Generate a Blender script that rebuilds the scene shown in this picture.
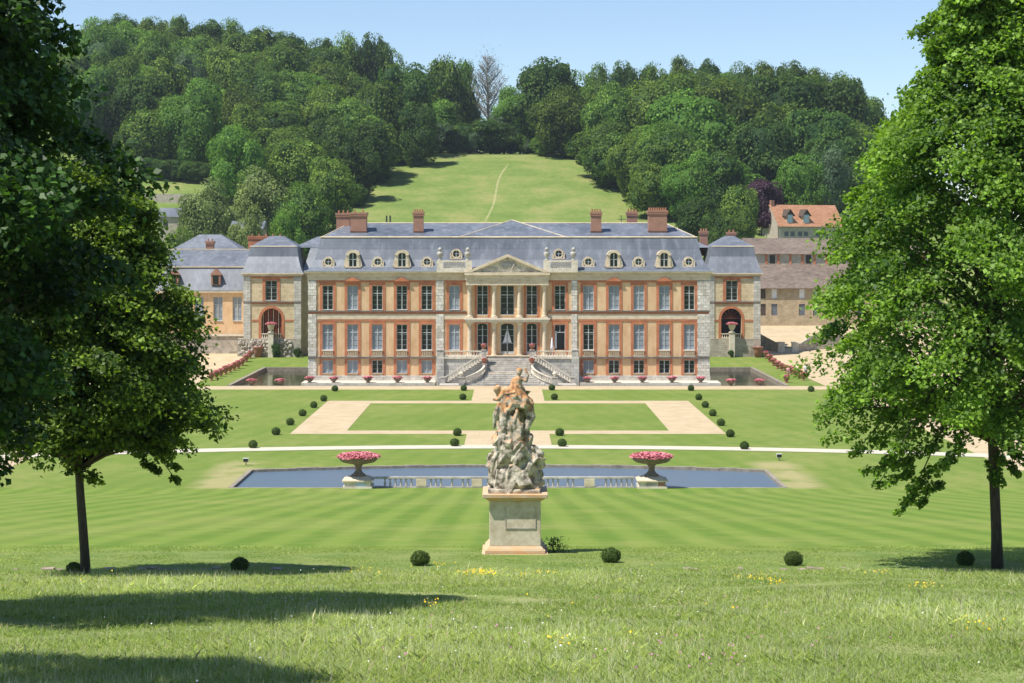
import bpy, bmesh, math, random
import numpy as np
from mathutils import Vector, Matrix
R = math.radians
for o in list(bpy.data.objects): bpy.data.objects.remove(o)
S = bpy.context.scene
C = S.collection
rnd = random.Random(7)
# ------------------------------------------------------------------ camera, sky, sun, exposure
F = 1800.0; CX = 508.0; CY = 245.0; H = 18.8
cam = bpy.data.cameras.new('camera'); co = bpy.data.objects.new('camera', cam); C.objects.link(co)
co.location = (0, 0, H); co.rotation_euler = (R(90), 0, 0)
cam.lens = F/1024*36; cam.sensor_width = 36
cam.shift_x = 4/1024; cam.shift_y = -(341.5-CY)/1024
cam.clip_start = .5; cam.clip_end = 12000
S.camera = co
SUN_EL = 60.0; sv = Vector((-.86, -.51, 0)).normalized()
w = bpy.data.worlds.new('World'); S.world = w; w.use_nodes = True
nt = w.node_tree; bg = nt.nodes['Background']
sky = nt.nodes.new('ShaderNodeTexSky'); sky.sky_type = 'NISHITA'; sky.sun_disc = False
sky.sun_elevation = R(SUN_EL); sky.sun_rotation = math.atan2(sv.x, sv.y)
sky.air_density = .85; sky.dust_density = 0; sky.ozone_density = 1.6; sky.altitude = 400
nt.links.new(sky.outputs[0], bg.inputs[0]); bg.inputs[1].default_value = .115
sl = bpy.data.lights.new('sun', 'SUN'); sl.energy = 5.0; sl.angle = R(.53); sl.color = (1, .955, .88)
so = bpy.data.objects.new('sun', sl); C.objects.link(so)
d = Vector((sv.x*math.cos(R(SUN_EL)), sv.y*math.cos(R(SUN_EL)), math.sin(R(SUN_EL))))
so.rotation_euler = d.to_track_quat('Z', 'Y').to_euler(); so.location = (-60, -30, 120)
S.view_settings.view_transform = 'Standard'; S.view_settings.look = 'None'
S.view_settings.exposure = .45; S.view_settings.gamma = 1
S.cycles.max_bounces = 8; S.cycles.transparent_max_bounces = 8

def PX(px, Y): return (px-CX)/F*Y
def PZ(py, Y): return H-(py-CY)/F*Y
def YG(py, z=0): return F*(H-z)/(py-CY)

# ------------------------------------------------------------------ terrain height
def lerp(a, b, t): return a+(b-a)*t
def interp(x, pts):
    if x <= pts[0][0]: return pts[0][1]
    for (a, b), (c, d_) in zip(pts, pts[1:]):
        if x <= c: return lerp(b, d_, (x-a)/(c-a))
    return pts[-1][1]
def sstep(a, b, x):
    t = min(1, max(0, (x-a)/(b-a))); return t*t*(3-2*t)
PROF = [(-60, 24), (0, 16.9), (46, 10.46), (47, 10.33), (52, 9.9), (60, 8.95), (132, .55), (137.5, .14), (139, .10), (139.5, 0), (275, 0), (288, 1.0), (301, 1.25), (313, 3.1), (330, 4.0)]
TOP = [(-400, 84), (-130, 78), (-60, 70), (-35, 58), (0, 52), (50, 60), (110, 58), (132, 40), (160, 26), (400, 18)]
def ground(x, y):
    if y <= 330:
        z = interp(y, PROF)
        if y > 275 and x > 42: z += .0
        return z
    T = interp(x, TOP)
    if y <= 600: s = lerp(4, T, (y-330)/270)
    else: s = T-(y-600)*.10
    c = 4+.215*(min(y, 520)-330)+.07*max(0, min(y, 600)-520)-max(0, y-600)*.1
    wgt = sstep(-62, -38, x)*(1-sstep(34, 62, x))
    b = .6*math.sin(x*.05+1)*math.sin(y*.03)*min(1, (y-330)/60)
    return lerp(s, c, wgt)+b

# ------------------------------------------------------------------ materials
MT = {}
def new_mat(name):
    m = bpy.data.materials.new(name); m.use_nodes = True
    return m, m.node_tree, m.node_tree.nodes['Principled BSDF']
def N(t, ty, **k):
    n = t.nodes.new(ty)
    for a, b in k.items(): setattr(n, a, b)
    return n
def coords(t, scale=(1, 1, 1), kind='Object'):
    tc = N(t, 'ShaderNodeTexCoord'); mp = N(t, 'ShaderNodeMapping'); mp.inputs['Scale'].default_value = scale
    t.links.new(tc.outputs[kind], mp.inputs[0]); return mp.outputs[0]
def noise(t, vec, sc, det=4, rough=.6):
    n = N(t, 'ShaderNodeTexNoise'); n.inputs['Scale'].default_value = sc; n.inputs['Detail'].default_value = det
    n.inputs['Roughness'].default_value = rough; t.links.new(vec, n.inputs['Vector']); return n.outputs['Fac']
def ramp(t, fac, stops):
    r = N(t, 'ShaderNodeValToRGB'); e = r.color_ramp.elements
    while len(e) < len(stops): e.new(.5)
    for el, (p, c) in zip(e, stops): el.position = p; el.color = (*c, 1)
    t.links.new(fac, r.inputs[0]); return r.outputs[0]
def mix(t, fac, a, b, mode='MIX'):
    m = N(t, 'ShaderNodeMix', data_type='RGBA', blend_type=mode)
    if isinstance(fac, float): m.inputs[0].default_value = fac
    else: t.links.new(fac, m.inputs[0])
    for i, v in ((6, a), (7, b)):
        if isinstance(v, tuple): m.inputs[i].default_value = (*v, 1)
        else: t.links.new(v, m.inputs[i])
    return m.outputs[2]
def bump(t, p, h, s=.3, dist=.05):
    b = N(t, 'ShaderNodeBump'); b.inputs['Strength'].default_value = s; b.inputs['Distance'].default_value = dist
    t.links.new(h, b.inputs['Height']); t.links.new(b.outputs[0], p.inputs['Normal'])
def noisy(name, cols, sc=2.0, rough=.85, stretch=(1, 1, 1), bs=.3, bd=.03, sc2=None, det=6):
    m, t, p = new_mat(name); v = coords(t, stretch)
    n = noise(t, v, sc, det)
    k = len(cols); st = [(.3+.4*i/(k-1), c) for i, c in enumerate(cols)]
    col = ramp(t, n, st)
    if sc2:
        n2 = noise(t, v, sc2, 3); col = mix(t, n2, col, (.5, .5, .5), 'OVERLAY')
        col = mix(t, .35, col, ramp(t, n2, [(.3, cols[0]), (.7, cols[-1])]))
    t.links.new(col, p.inputs['Base Color']); p.inputs['Roughness'].default_value = rough
    if bs: bump(t, p, n, bs, bd)
    MT[name] = m; return m
noisy('ochre', [(.52, .31, .15), (.68, .44, .235), (.76, .56, .35)], 1.3, stretch=(1, 1, .4), sc2=.35)
noisy('cornice_stone', [(.44, .34, .22), (.66, .54, .38), (.76, .65, .49)], 1.2, stretch=(1, 1, 2), sc2=.2)
noisy('pale_stone', [(.42, .37, .29), (.66, .58, .46), (.80, .73, .60)], 2.0, sc2=.4)
noisy('grey_stone', [(.22, .20, .18), (.42, .39, .34), (.62, .57, .50)], 1.6, sc2=.5, bs=.5)
noisy('string_stone', [(.10, .09, .08), (.22, .18, .15)], 1.5)
noisy('lead', [(.26, .29, .34), (.42, .45, .50)], 3.0, rough=.5)
noisy('frame_paint', [(.36, .38, .39), (.50, .52, .52)], 3.0, rough=.5)
noisy('dark_wood', [(.05, .04, .03), (.10, .07, .05)], 3.0)
noisy('red_wood', [(.28, .08, .04), (.40, .13, .07)], 3.0)
noisy('shutter_pale', [(.19, .22, .25), (.33, .37, .41)], .7, rough=.6, stretch=(2, 2, .6))
noisy('curtain', [(.62, .64, .66), (.78, .79, .80)], 3, rough=.8)
noisy('bark', [(.028, .022, .016), (.075, .062, .045)], 6, stretch=(3, 3, .6), bs=.8)
noisy('pale_bark', [(.20, .18, .15), (.34, .31, .27)], 5)
noisy('pink_flower', [(.42, .09, .11), (.66, .22, .25), (.72, .38, .38)], 6, rough=.7)
noisy('terracotta', [(.26, .10, .06), (.42, .19, .12)], 3)
noisy('urn_stone', [(.14, .10, .075), (.30, .23, .17)], 4)
noisy('barn_tile', [(.085, .062, .048), (.17, .125, .098), (.25, .195, .155)], 1.2, stretch=(1, 1, 3), sc2=.15)
noisy('orange_tile', [(.27, .11, .055), (.42, .20, .105), (.50, .28, .17)], 1.6, stretch=(1, 1, 3), sc2=.3)
noisy('plaster', [(.34, .29, .23), (.52, .46, .38)], 1.0)
noisy('white_metal', [(.7, .71, .72), (.8, .8, .8)], 3, rough=.4)
noisy('dark_metal', [(.03, .03, .035), (.06, .06, .06)], 3, rough=.4)
noisy('blue_shutter', [(.09, .10, .12), (.16, .18, .21)], 3)
noisy('sand', [(.40, .30, .17), (.50, .39, .235), (.57, .46, .30)], .5, sc2=4, bs=.2)
noisy('white_gravel', [(.50, .445, .35), (.60, .55, .44)], 1.0, sc2=8, bs=.2)
noisy('rubble', [(.20, .17, .13), (.40, .35, .28), (.58, .53, .45)], 1.3, bs=.9, bd=.15, sc2=.6)
noisy('skin', [(.45, .27, .2), (.55, .34, .25)], 6); noisy('hair', [(.03, .02, .015), (.06, .04, .03)], 6)
noisy('pink_cloth', [(.65, .28, .30), (.75, .36, .38)], 4); noisy('white_cloth', [(.66, .62, .70), (.76, .72, .80)], 4)
noisy('dark_cloth', [(.03, .03, .05), (.06, .06, .08)], 4)
noisy('yellow_petal', [(.75, .45, .01), (.85, .62, .03)], 8); noisy('white_petal', [(.7, .66, .7), (.8, .78, .8)], 8)
noisy('clover_petal', [(.35, .12, .22), (.5, .25, .35)], 8)
noisy('ashlar_kerb', [(.14, .12, .09), (.38, .33, .26)], 2.0, bs=.5, sc2=.8)
noisy('edging_stone', [(.16, .11, .08), (.42, .33, .27)], 3.0, bs=.5)
noisy('blue_panel', [(.42, .52, .62), (.5, .6, .7)], 2)

def brick_mat(name, c1, c2, mort, bw, bh, ms=.02, sc=1.0, patch=None):
    m, t, p = new_mat(name); tc = N(t, 'ShaderNodeTexCoord'); sp = N(t, 'ShaderNodeSeparateXYZ')
    t.links.new(tc.outputs['Object'], sp.inputs[0]); ad = N(t, 'ShaderNodeMath', operation='ADD')
    t.links.new(sp.outputs[0], ad.inputs[0]); t.links.new(sp.outputs[1], ad.inputs[1])
    cb = N(t, 'ShaderNodeCombineXYZ'); t.links.new(ad.outputs[0], cb.inputs[0]); t.links.new(sp.outputs[2], cb.inputs[1])
    b = N(t, 'ShaderNodeTexBrick'); t.links.new(cb.outputs[0], b.inputs[0])
    b.inputs['Color1'].default_value = (*c1, 1); b.inputs['Color2'].default_value = (*c2, 1); b.inputs['Mortar'].default_value = (*mort, 1)
    b.inputs['Scale'].default_value = sc; b.inputs['Brick Width'].default_value = bw; b.inputs['Row Height'].default_value = bh
    b.inputs['Mortar Size'].default_value = ms; b.inputs['Bias'].default_value = 0
    n = noise(t, tc.outputs['Object'], .9, 5)
    col = mix(t, .4, b.outputs[0], ramp(t, n, [(.3, tuple(x*.6 for x in c1)), (.7, tuple(min(.85, x*1.35) for x in c2))]))
    t.links.new(col, p.inputs['Base Color']); p.inputs['Roughness'].default_value = .9
    bump(t, p, b.outputs[1], -.3, .02); MT[name] = m
brick_mat('brick', (.42, .13, .055), (.56, .20, .09), (.36, .18, .10), .22, .07, .012)
brick_mat('dark_brick', (.30, .12, .08), (.36, .17, .11), (.36, .26, .2), .22, .07, .012)
brick_mat('ashlar', (.40, .375, .33), (.62, .58, .51), (.20, .18, .16), .9, .45, .03)
brick_mat('quoin_stone', (.46, .41, .33), (.82, .75, .62), (.26, .22, .17), .7, .42, .035)
brick_mat('ochre_ashlar', (.54, .40, .24), (.70, .55, .35), (.40, .29, .17), .8, .4, .02)
brick_mat('rubble_wall', (.22, .19, .16), (.50, .45, .37), (.30, .26, .20), .5, .3, .05)
brick_mat('barn_stone', (.33, .25, .15), (.48, .38, .25), (.40, .31, .20), .5, .25, .03)

def slate_mat(name, a, b_, c):
    m, t, p = new_mat(name); v = coords(t, (1, 1, .12)); n = noise(t, v, 1.1, 6, .7)
    n2 = noise(t, coords(t, (1, 1, 1)), .14, 3); col = ramp(t, n, [(.32, a), (.52, b_), (.72, c)])
    col = mix(t, .35, col, ramp(t, n2, [(.35, a), (.65, c)]))
    wv = N(t, 'ShaderNodeTexWave', bands_direction='Z'); wv.inputs['Scale'].default_value = 1.6; wv.inputs['Distortion'].default_value = .3
    t.links.new(coords(t), wv.inputs[0]); bump(t, p, wv.outputs['Fac'], .25, .02)
    t.links.new(col, p.inputs['Base Color']); p.inputs['Roughness'].default_value = .48; p.inputs['Specular IOR Level'].default_value = .6; MT[name] = m
slate_mat('slate', (.070, .083, .108), (.105, .120, .150), (.27, .29, .33))
slate_mat('pale_slate', (.085, .098, .12), (.135, .148, .175), (.28, .295, .325))

m, t, p = new_mat('glass'); p.inputs['Base Color'].default_value = (.012, .014, .016, 1); p.inputs['Roughness'].default_value = .08
bump(t, p, noise(t, coords(t), 2.5, 2), .05, .02); MT['glass'] = m
m, t, p = new_mat('interior_dark'); p.inputs['Base Color'].default_value = (.02, .015, .012, 1); MT['interior_dark'] = m
m, t, p = new_mat('pool_water'); p.inputs['Base Color'].default_value = (.105, .150, .20, 1); p.inputs['Roughness'].default_value = .28; p.inputs['IOR'].default_value = 1.33  # blue base colour stands in for reflected sky
bump(t, p, noise(t, coords(t, (1, 2, 1)), 1.6, 3), .35, .08); MT['pool_water'] = m
m, t, p = new_mat('moat_water'); p.inputs['Base Color'].default_value = (.045, .05, .025, 1); p.inputs['Roughness'].default_value = .1; p.inputs['IOR'].default_value = 1.33
bump(t, p, noise(t, coords(t, (1, 2, 1)), 1.2, 3), .10, .05); MT['moat_water'] = m

def foliage_mat(name, dark, light, trans, tr=.35, obj_rand=.25):
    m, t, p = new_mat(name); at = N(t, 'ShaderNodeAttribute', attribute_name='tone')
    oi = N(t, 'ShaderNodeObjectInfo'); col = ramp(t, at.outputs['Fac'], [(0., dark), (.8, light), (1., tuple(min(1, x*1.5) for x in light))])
    hs = N(t, 'ShaderNodeHueSaturation'); mr = N(t, 'ShaderNodeMapRange'); t.links.new(oi.outputs['Random'], mr.inputs[0])
    mr.inputs[3].default_value = 1-obj_rand; mr.inputs[4].default_value = 1+obj_rand*1.2
    t.links.new(mr.outputs[0], hs.inputs['Value']); t.links.new(col, hs.inputs['Color'])
    mr2 = N(t, 'ShaderNodeMapRange'); ml = N(t, 'ShaderNodeMath', operation='MULTIPLY'); ml.inputs[1].default_value = 7.13
    fr = N(t, 'ShaderNodeMath', operation='FRACT'); t.links.new(oi.outputs['Random'], ml.inputs[0]); t.links.new(ml.outputs[0], fr.inputs[0])
    t.links.new(fr.outputs[0], mr2.inputs[0]); mr2.inputs[3].default_value = .5-.022*obj_rand*4*.5; mr2.inputs[4].default_value = .5+.022*obj_rand*4*.5
    t.links.new(mr2.outputs[0], hs.inputs['Hue'])
    t.links.new(hs.outputs[0], p.inputs['Base Color']); p.inputs['Roughness'].default_value = .55; p.inputs['Specular IOR Level'].default_value = (.35 if obj_rand < .06 else .08)
    tb = N(t, 'ShaderNodeBsdfTranslucent'); tcn = mix(t, 1.0, hs.outputs[0], trans, 'MULTIPLY'); t.links.new(tcn, tb.inputs[0])
    ms = N(t, 'ShaderNodeMixShader'); ms.inputs[0].default_value = tr
    t.links.new(p.outputs[0], ms.inputs[1]); t.links.new(tb.outputs[0], ms.inputs[2]); t.links.new(ms.outputs[0], t.nodes['Material Output'].inputs[0])
    MT[name] = m
foliage_mat('leaf_near', (.030, .080, .012), (.165, .275, .032), (2.1, 2.2, .9), .35, .05)
foliage_mat('leaf_half_shaded', (.018, .050, .009), (.150, .230, .026), (2.1, 2.2, .9), .32, .03)  # left tree's partial shade put into a darker copy of the leaf colour
foliage_mat('leaf_shaded', (.012, .036, .007), (.042, .100, .014), (2.1, 2.2, .9), .2, .02)  # shaded side of the near left trees painted into the leaf colour
foliage_mat('leaf_forest', (.042, .086, .018), (.150, .228, .040), (1.6, 1.8, 1.0), .3, .28)
foliage_mat('leaf_dark', (.028, .064, .017), (.098, .166, .034), (1.6, 1.8, 1.0), .3, .22)
foliage_mat('leaf_bright', (.075, .155, .025), (.150, .270, .045), (1.6, 1.8, 1.0), .3, .1)
foliage_mat('leaf_olive', (.10, .145, .040), (.23, .29, .10), (1.5, 1.5, 1.0), .3, .1)
foliage_mat('leaf_blue', (.060, .105, .050), (.125, .190, .095), (1.5, 1.5, 1.0), .3, .1)
foliage_mat('leaf_purple', (.035, .014, .025), (.080, .030, .055), (1.5, 1.2, 1.3), .3, .05)
foliage_mat('leaf_box', (.036, .072, .018), (.120, .175, .046), (1.5, 1.6, 1.0), .2, .15)
foliage_mat('blade', (.17, .27, .04), (.44, .51, .17), (1.5, 1.5, 1.0), .45, .0)
foliage_mat('straw', (.42, .40, .22), (.72, .68, .50), (1.4, 1.4, 1.1), .3, .0)

# statue: pale rock with orange lichen on tops
m, t, p = new_mat('lichen_stone'); v = coords(t)
n1 = noise(t, v, 2.2, 6, .65); n2 = noise(t, v, 4.5, 5); base = ramp(t, n2, [(.34, (.11, .09, .07)), (.48, (.40, .35, .28)), (.64, (.66, .60, .50))])
ge = N(t, 'ShaderNodeNewGeometry'); sp = N(t, 'ShaderNodeSeparateXYZ'); t.links.new(ge.outputs['Normal'], sp.inputs[0])
sp2 = N(t, 'ShaderNodeSeparateXYZ'); t.links.new(v, sp2.inputs[0])
mr = N(t, 'ShaderNodeMapRange'); t.links.new(sp2.outputs[2], mr.inputs[0]); mr.inputs[1].default_value = .3; mr.inputs[2].default_value = 3.4; mr.inputs[3].default_value = -.13; mr.inputs[4].default_value = .14
a1 = N(t, 'ShaderNodeMath', operation='MULTIPLY_ADD'); t.links.new(sp.outputs[2], a1.inputs[0]); a1.inputs[1].default_value = .22; t.links.new(mr.outputs[0], a1.inputs[2])
a2 = N(t, 'ShaderNodeMath', operation='ADD'); t.links.new(n1, a2.inputs[0]); t.links.new(a1.outputs[0], a2.inputs[1])
msk = ramp(t, a2.outputs[0], [(.56, (0, 0, 0)), (.66, (1, 1, 1))])
col = mix(t, msk, base, ramp(t, n2, [(.35, (.16, .08, .04)), (.5, (.50, .25, .10)), (.7, (.58, .44, .28))]))
t.links.new(col, p.inputs['Base Color']); p.inputs['Roughness'].default_value = .9; bump(t, p, n2, .8, .06); MT['lichen_stone'] = m
noisy('lichen_moulding', [(.46, .43, .36), (.62, .42, .24), (.66, .33, .14)], 3.0, stretch=(1, 1, 2), bs=.5, sc2=9)
noisy('pedestal_stone', [(.44, .35, .24), (.62, .53, .40), (.72, .65, .53)], 1.5, bs=.3, sc2=6)

# ground grass with position dependent zones (mown stripes follow the mower; meadow is rougher)
m, t, p = new_mat('grass'); tc = N(t, 'ShaderNodeTexCoord'); V = tc.outputs['Object']
sp = N(t, 'ShaderNodeSeparateXYZ'); t.links.new(V, sp.inputs[0]); X_, Y_ = sp.outputs[0], sp.outputs[1]
def mth(op, a, b=None, c=None, clamp=False):
    n = N(t, 'ShaderNodeMath', operation=op); n.use_clamp = clamp
    for i, q in enumerate((a, b, c)):
        if q is None: continue
        if isinstance(q, (int, float)): n.inputs[i].default_value = q
        else: t.links.new(q, n.inputs[i])
    return n.outputs[0]
def zone(lo, hi, soft, s=Y_):
    a = N(t, 'ShaderNodeMapRange'); t.links.new(s, a.inputs[0]); a.inputs[1].default_value = lo-soft; a.inputs[2].default_value = lo+soft
    b = N(t, 'ShaderNodeMapRange'); t.links.new(s, b.inputs[0]); b.inputs[1].default_value = hi-soft; b.inputs[2].default_value = hi+soft
    b.inputs[3].default_value = 1; b.inputs[4].default_value = 0
    return mth('MULTIPLY', a.outputs[0], b.outputs[0])
nb = noise(t, V, .09, 5); nm = noise(t, V, .7, 6, .7); nf = noise(t, V, 9, 4)
nx = noise(t, V, .25, 3); xw = mth('MULTIPLY_ADD', nx, .22, X_)
st1 = mth('SINE', mth('MULTIPLY', xw, 2*math.pi/2.0))
st1 = mth('MULTIPLY_ADD', mth('MULTIPLY', st1, 1.6), .5, .5, True)
dg = mth('ADD', mth('ABSOLUTE', xw), mth('MULTIPLY', Y_, .22))
st2 = mth('MULTIPLY_ADD', mth('SINE', mth('MULTIPLY', dg, 2*math.pi/2.6)), .5, .5, True)
mown = ramp(t, mth('MULTIPLY_ADD', nm, .6, mth('MULTIPLY', nb, .4)), [(.3, (.105, .180, .022)), (.5, (.150, .225, .032)), (.7, (.235, .280, .055))])
stripe_c = mix(t, st1, (.112, .196, .024), (.200, .278, .046))
stripe_2 = mix(t, st2, (.120, .200, .030), (.180, .245, .048))
g = mix(t, mth('MULTIPLY_ADD', nx, .5, .3), mown, stripe_c)
g2 = mix(t, mth('MULTIPLY', nx, .8), mown, stripe_2)
inside = zone(182.5, 213.5, .2)
far = zone(139, 330, .5)
g = mix(t, far, g, mix(t, .2, g2, (.18, .22, .055)))
mead = ramp(t, mth('MULTIPLY_ADD', nm, .55, mth('MULTIPLY', nb, .45)), [(.32, (.15, .225, .040)), (.48, (.23, .29, .08)), (.64, (.36, .37, .18))])
g = mix(t, zone(-100, 46.4, .3), g, mead)
strip = ramp(t, nm, [(.35, (.13, .20, .045)), (.6, (.20, .26, .075))])
g = mix(t, zone(46.4, 53.5, .5), g, strip)
hill = ramp(t, mth('MULTIPLY_ADD', nm, .35, mth('MULTIPLY', nb, .65)), [(.35, (.125, .19, .04)), (.5, (.17, .235, .055)), (.66, (.27, .27, .10))])
g = mix(t, zone(335, 9000, 6), g, hill)
g = mix(t, mth('MULTIPLY', ramp(t, mth('MULTIPLY_ADD', nb, .5, mth('MULTIPLY', nm, .5)), [(.46, (0, 0, 0)), (.62, (1, 1, 1))]), .40), g, (.30, .29, .10))
# dry banks beside the basin
absx = mth('ABSOLUTE', X_)
dry = mth('MULTIPLY', zone(138.5, 156, 1.5), zone(21, 24.5, .9, absx))
dry = mth('MULTIPLY', dry, ramp(t, nx, [(.3, (0, 0, 0)), (.5, (1, 1, 1))]))
g = mix(t, mth('MULTIPLY', dry, .8), g, (.40, .34, .17))
# worn footpath up the hill meadow
fp = mth('ABSOLUTE', mth('SUBTRACT', X_, mth('MULTIPLY_ADD', mth('SINE', mth('MULTIPLY', Y_, .075)), .7, mth('MULTIPLY_ADD', Y_, .075, -37.6))))
fpm = mth('MULTIPLY', zone(425, 500, 4), mth('SUBTRACT', 1, mth('MULTIPLY', fp, 2.6), None, True))
g = mix(t, mth('MULTIPLY', fpm, mth('MULTIPLY', nm, 1.2)), g, (.50, .42, .24))
g = mix(t, mth('MULTIPLY', nf, .35), g, mix(t, .5, g, (.05, .09, .02)))
t.links.new(g, p.inputs['Base Color']); p.inputs['Roughness'].default_value = .9; p.inputs['Specular IOR Level'].default_value = .15
bump(t, p, nf, .5, .06); MT['grass'] = m

# ------------------------------------------------------------------ builders
def tag(o, label=None, cat=None, group=None, kind=None):
    if label: o['label'] = label
    if cat: o['category'] = cat
    if group: o['group'] = group
    if kind: o['kind'] = kind
    return o
ORG = {}
def thing(name, loc, label, cat, group=None):
    o = bpy.data.objects.new(name, None); C.objects.link(o); o.location = loc; o.empty_display_size = .3
    ORG[o.name] = Vector(loc); return tag(o, label, cat, group)
class MB:
    def __init__(s): s.v = []; s.f = []; s.sm = False
    def add(s, vs, fs):
        n = len(s.v); s.v += [tuple(q) for q in vs]; s.f += [tuple(i+n for i in f) for f in fs]; return s
    def box(s, x0, x1, y0, y1, z0, z1):
        return s.add([(x0, y0, z0), (x1, y0, z0), (x1, y1, z0), (x0, y1, z0), (x0, y0, z1), (x1, y0, z1), (x1, y1, z1), (x0, y1, z1)],
                     [(0, 3, 2, 1), (4, 5, 6, 7), (0, 1, 5, 4), (1, 2, 6, 5), (2, 3, 7, 6), (3, 0, 4, 7)])
    def frustum(s, b, z0, tp, z1):
        x0, x1, y0, y1 = b; a0, a1, b0, b1 = tp
        return s.add([(x0, y0, z0), (x1, y0, z0), (x1, y1, z0), (x0, y1, z0), (a0, b0, z1), (a1, b0, z1), (a1, b1, z1), (a0, b1, z1)],
                     [(0, 3, 2, 1), (4, 5, 6, 7), (0, 1, 5, 4), (1, 2, 6, 5), (2, 3, 7, 6), (3, 0, 4, 7)])
    def lathe(s, c, prof, n=16, z0=0, sy=1):
        k = len(prof); vs = []
        for r, z in prof:
            for i in range(n):
                a = 2*math.pi*i/n; vs.append((c[0]+r*math.cos(a), c[1]+sy*r*math.sin(a), z0+z))
        fs = [(j*n+i, j*n+(i+1) % n, (j+1)*n+(i+1) % n, (j+1)*n+i) for j in range(k-1) for i in range(n)]
        fs += [tuple(range(n))[::-1], tuple((k-1)*n+i for i in range(n))]
        return s.add(vs, fs)
    def tube(s, pts, rs, n=7):
        vs = []; fs = []; pts = [Vector(q) for q in pts]
        for i, q in enumerate(pts):
            dr = (pts[min(i+1, len(pts)-1)]-pts[max(i-1, 0)]).normalized()
            u = dr.orthogonal().normalized() if i == 0 else (u-dr*u.dot(dr)).normalized()
            w_ = dr.cross(u)
            for k in range(n):
                a = 2*math.pi*k/n; vs.append(q+(u*math.cos(a)+w_*math.sin(a))*rs[i])
        for i in range(len(pts)-1):
            for k in range(n): fs.append((i*n+k, i*n+(k+1) % n, (i+1)*n+(k+1) % n, (i+1)*n+k))
        fs += [tuple(range(n))[::-1], tuple((len(pts)-1)*n+k for k in range(n))]
        return s.add(vs, fs)
    def prism_y(s, poly, y0, y1):   # polygon in (x,z) extruded along y
        n = len(poly); vs = [(x, y0, z) for x, z in poly]+[(x, y1, z) for x, z in poly]
        return s.add(vs, [tuple(range(n)), tuple(range(n, 2*n))[::-1]]+[(i, i+n, (i+1) % n+n, (i+1) % n) for i in range(n)])
    def prism_z(s, poly, z0, z1):
        n = len(poly); vs = [(x, y, z0) for x, y in poly]+[(x, y, z1) for x, y in poly]
        return s.add(vs, [tuple(range(n))[::-1], tuple(range(n, 2*n))]+[(i, (i+1) % n, (i+1) % n+n, i+n) for i in range(n)])
    def ellip(s, c, r, seg=10, rings=7, rot=None):
        vs = []; fs = []
        for j in range(rings+1):
            th = math.pi*j/rings
            for i in range(seg):
                a = 2*math.pi*i/seg; q = Vector((r[0]*math.sin(th)*math.cos(a), r[1]*math.sin(th)*math.sin(a), r[2]*math.cos(th)))
                if rot: q = rot @ q
                vs.append(q+Vector(c))
        for j in range(rings):
            for i in range(seg): fs.append((j*seg+i, (j+1)*seg+i, (j+1)*seg+(i+1) % seg, j*seg+(i+1) % seg))
        return s.add(vs, fs)
    def build(s, name, mat, parent=None, smooth=False, bevel=0):
        org = ORG.get(parent.name, Vector()) if parent else Vector()
        me = bpy.data.meshes.new(name); me.from_pydata([(a-org.x, b-org.y, c-org.z) for a, b, c in s.v], [], s.f)
        bm = bmesh.new(); bm.from_mesh(me); bmesh.ops.recalc_face_normals(bm, faces=bm.faces); bm.to_mesh(me); bm.free()
        me.materials.append(MT[mat]); me.validate()
        if smooth: me.polygons.foreach_set('use_smooth', [True]*len(me.polygons))
        o = bpy.data.objects.new(name, me); C.objects.link(o)
        if parent: o.parent = parent; ORG[o.name] = org
        if bevel:
            b = o.modifiers.new('b', 'BEVEL'); b.width = bevel; b.segments = 2; b.limit_method = 'ANGLE'
        return o
def copy_tree(o, parent=None):
    c = o.copy(); C.objects.link(c); c.parent = parent
    for ch in KIDS(o): copy_tree(ch, c)
    return c
def KIDS(o): return [q for q in C.objects if q.parent == o]
def copy_thing(src, kids, loc, label, rz=None, sc=None, group=None):
    c = src.copy(); C.objects.link(c); c.location = loc; c['label'] = label
    if rz is not None: c.rotation_euler = (0, 0, rz)
    if sc is not None: c.scale = sc if not isinstance(sc, (int, float)) else (sc,)*3
    if group: c['group'] = group
    for k, gs in kids:
        d_ = k.copy(); C.objects.link(d_); d_.parent = c
        for g_ in gs:
            e = g_.copy(); C.objects.link(e); e.parent = d_
    return c
def kidlist(o): return [(k, KIDS(k)) for k in KIDS(o)]
ORD = ['nearest', 'second', 'third', 'fourth', 'fifth', 'sixth', 'seventh', 'eighth', 'ninth', 'tenth', 'eleventh', 'twelfth', 'thirteenth', 'fourteenth']
ORDF = ['first']+ORD[1:]

# ------------------------------------------------------------------ the ground sheet
xs = sorted(set([-1500, -900, -600, -400, -300, -240]+list(range(-200, 201, 5))+[-37, 37, -21.3, 21.3, -42, 42, 60.5, 240, 300, 400, 600, 900, 1500]))
ys = sorted(set([-60, -30]+list(range(-10, 60, 2))+[46.5, 47]+list(range(60, 140, 4))+[137, 139.5, 155, 157]+list(range(160, 240, 5))+[240, 245, 250, 255, 260, 265, 270, 275, 280, 285, 290, 295, 300, 305, 310, 320, 330]+list(range(335, 700, 8))+[720, 800, 900, 1200, 1500]))
mb = MB(); idx = {}
for j, y in enumerate(ys):
    for i, x in enumerate(xs):
        idx[i, j] = len(mb.v); mb.v.append((x, y, ground(x, y)))
for j in range(len(ys)-1):
    for i in range(len(xs)-1):
        cx, cy = (xs[i]+xs[i+1])/2, (ys[j]+ys[j+1])/2
        if abs(cx) < 37 and 240 < cy < 275: continue
        if abs(cx) < 21.3 and 139.5 < cy < 155: continue
        mb.f.append((idx[i, j], idx[i+1, j], idx[i+1, j+1], idx[i, j+1]))
def basin_back(x): return 153.4-3.4*(x/21.3)**2
arc = [(x, basin_back(x)) for x in np.linspace(-21.3, 21.3, 25)]
n0 = len(mb.v)
for x, y in arc: mb.v += [(x, y, 0), (x, 155, 0)]
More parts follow.
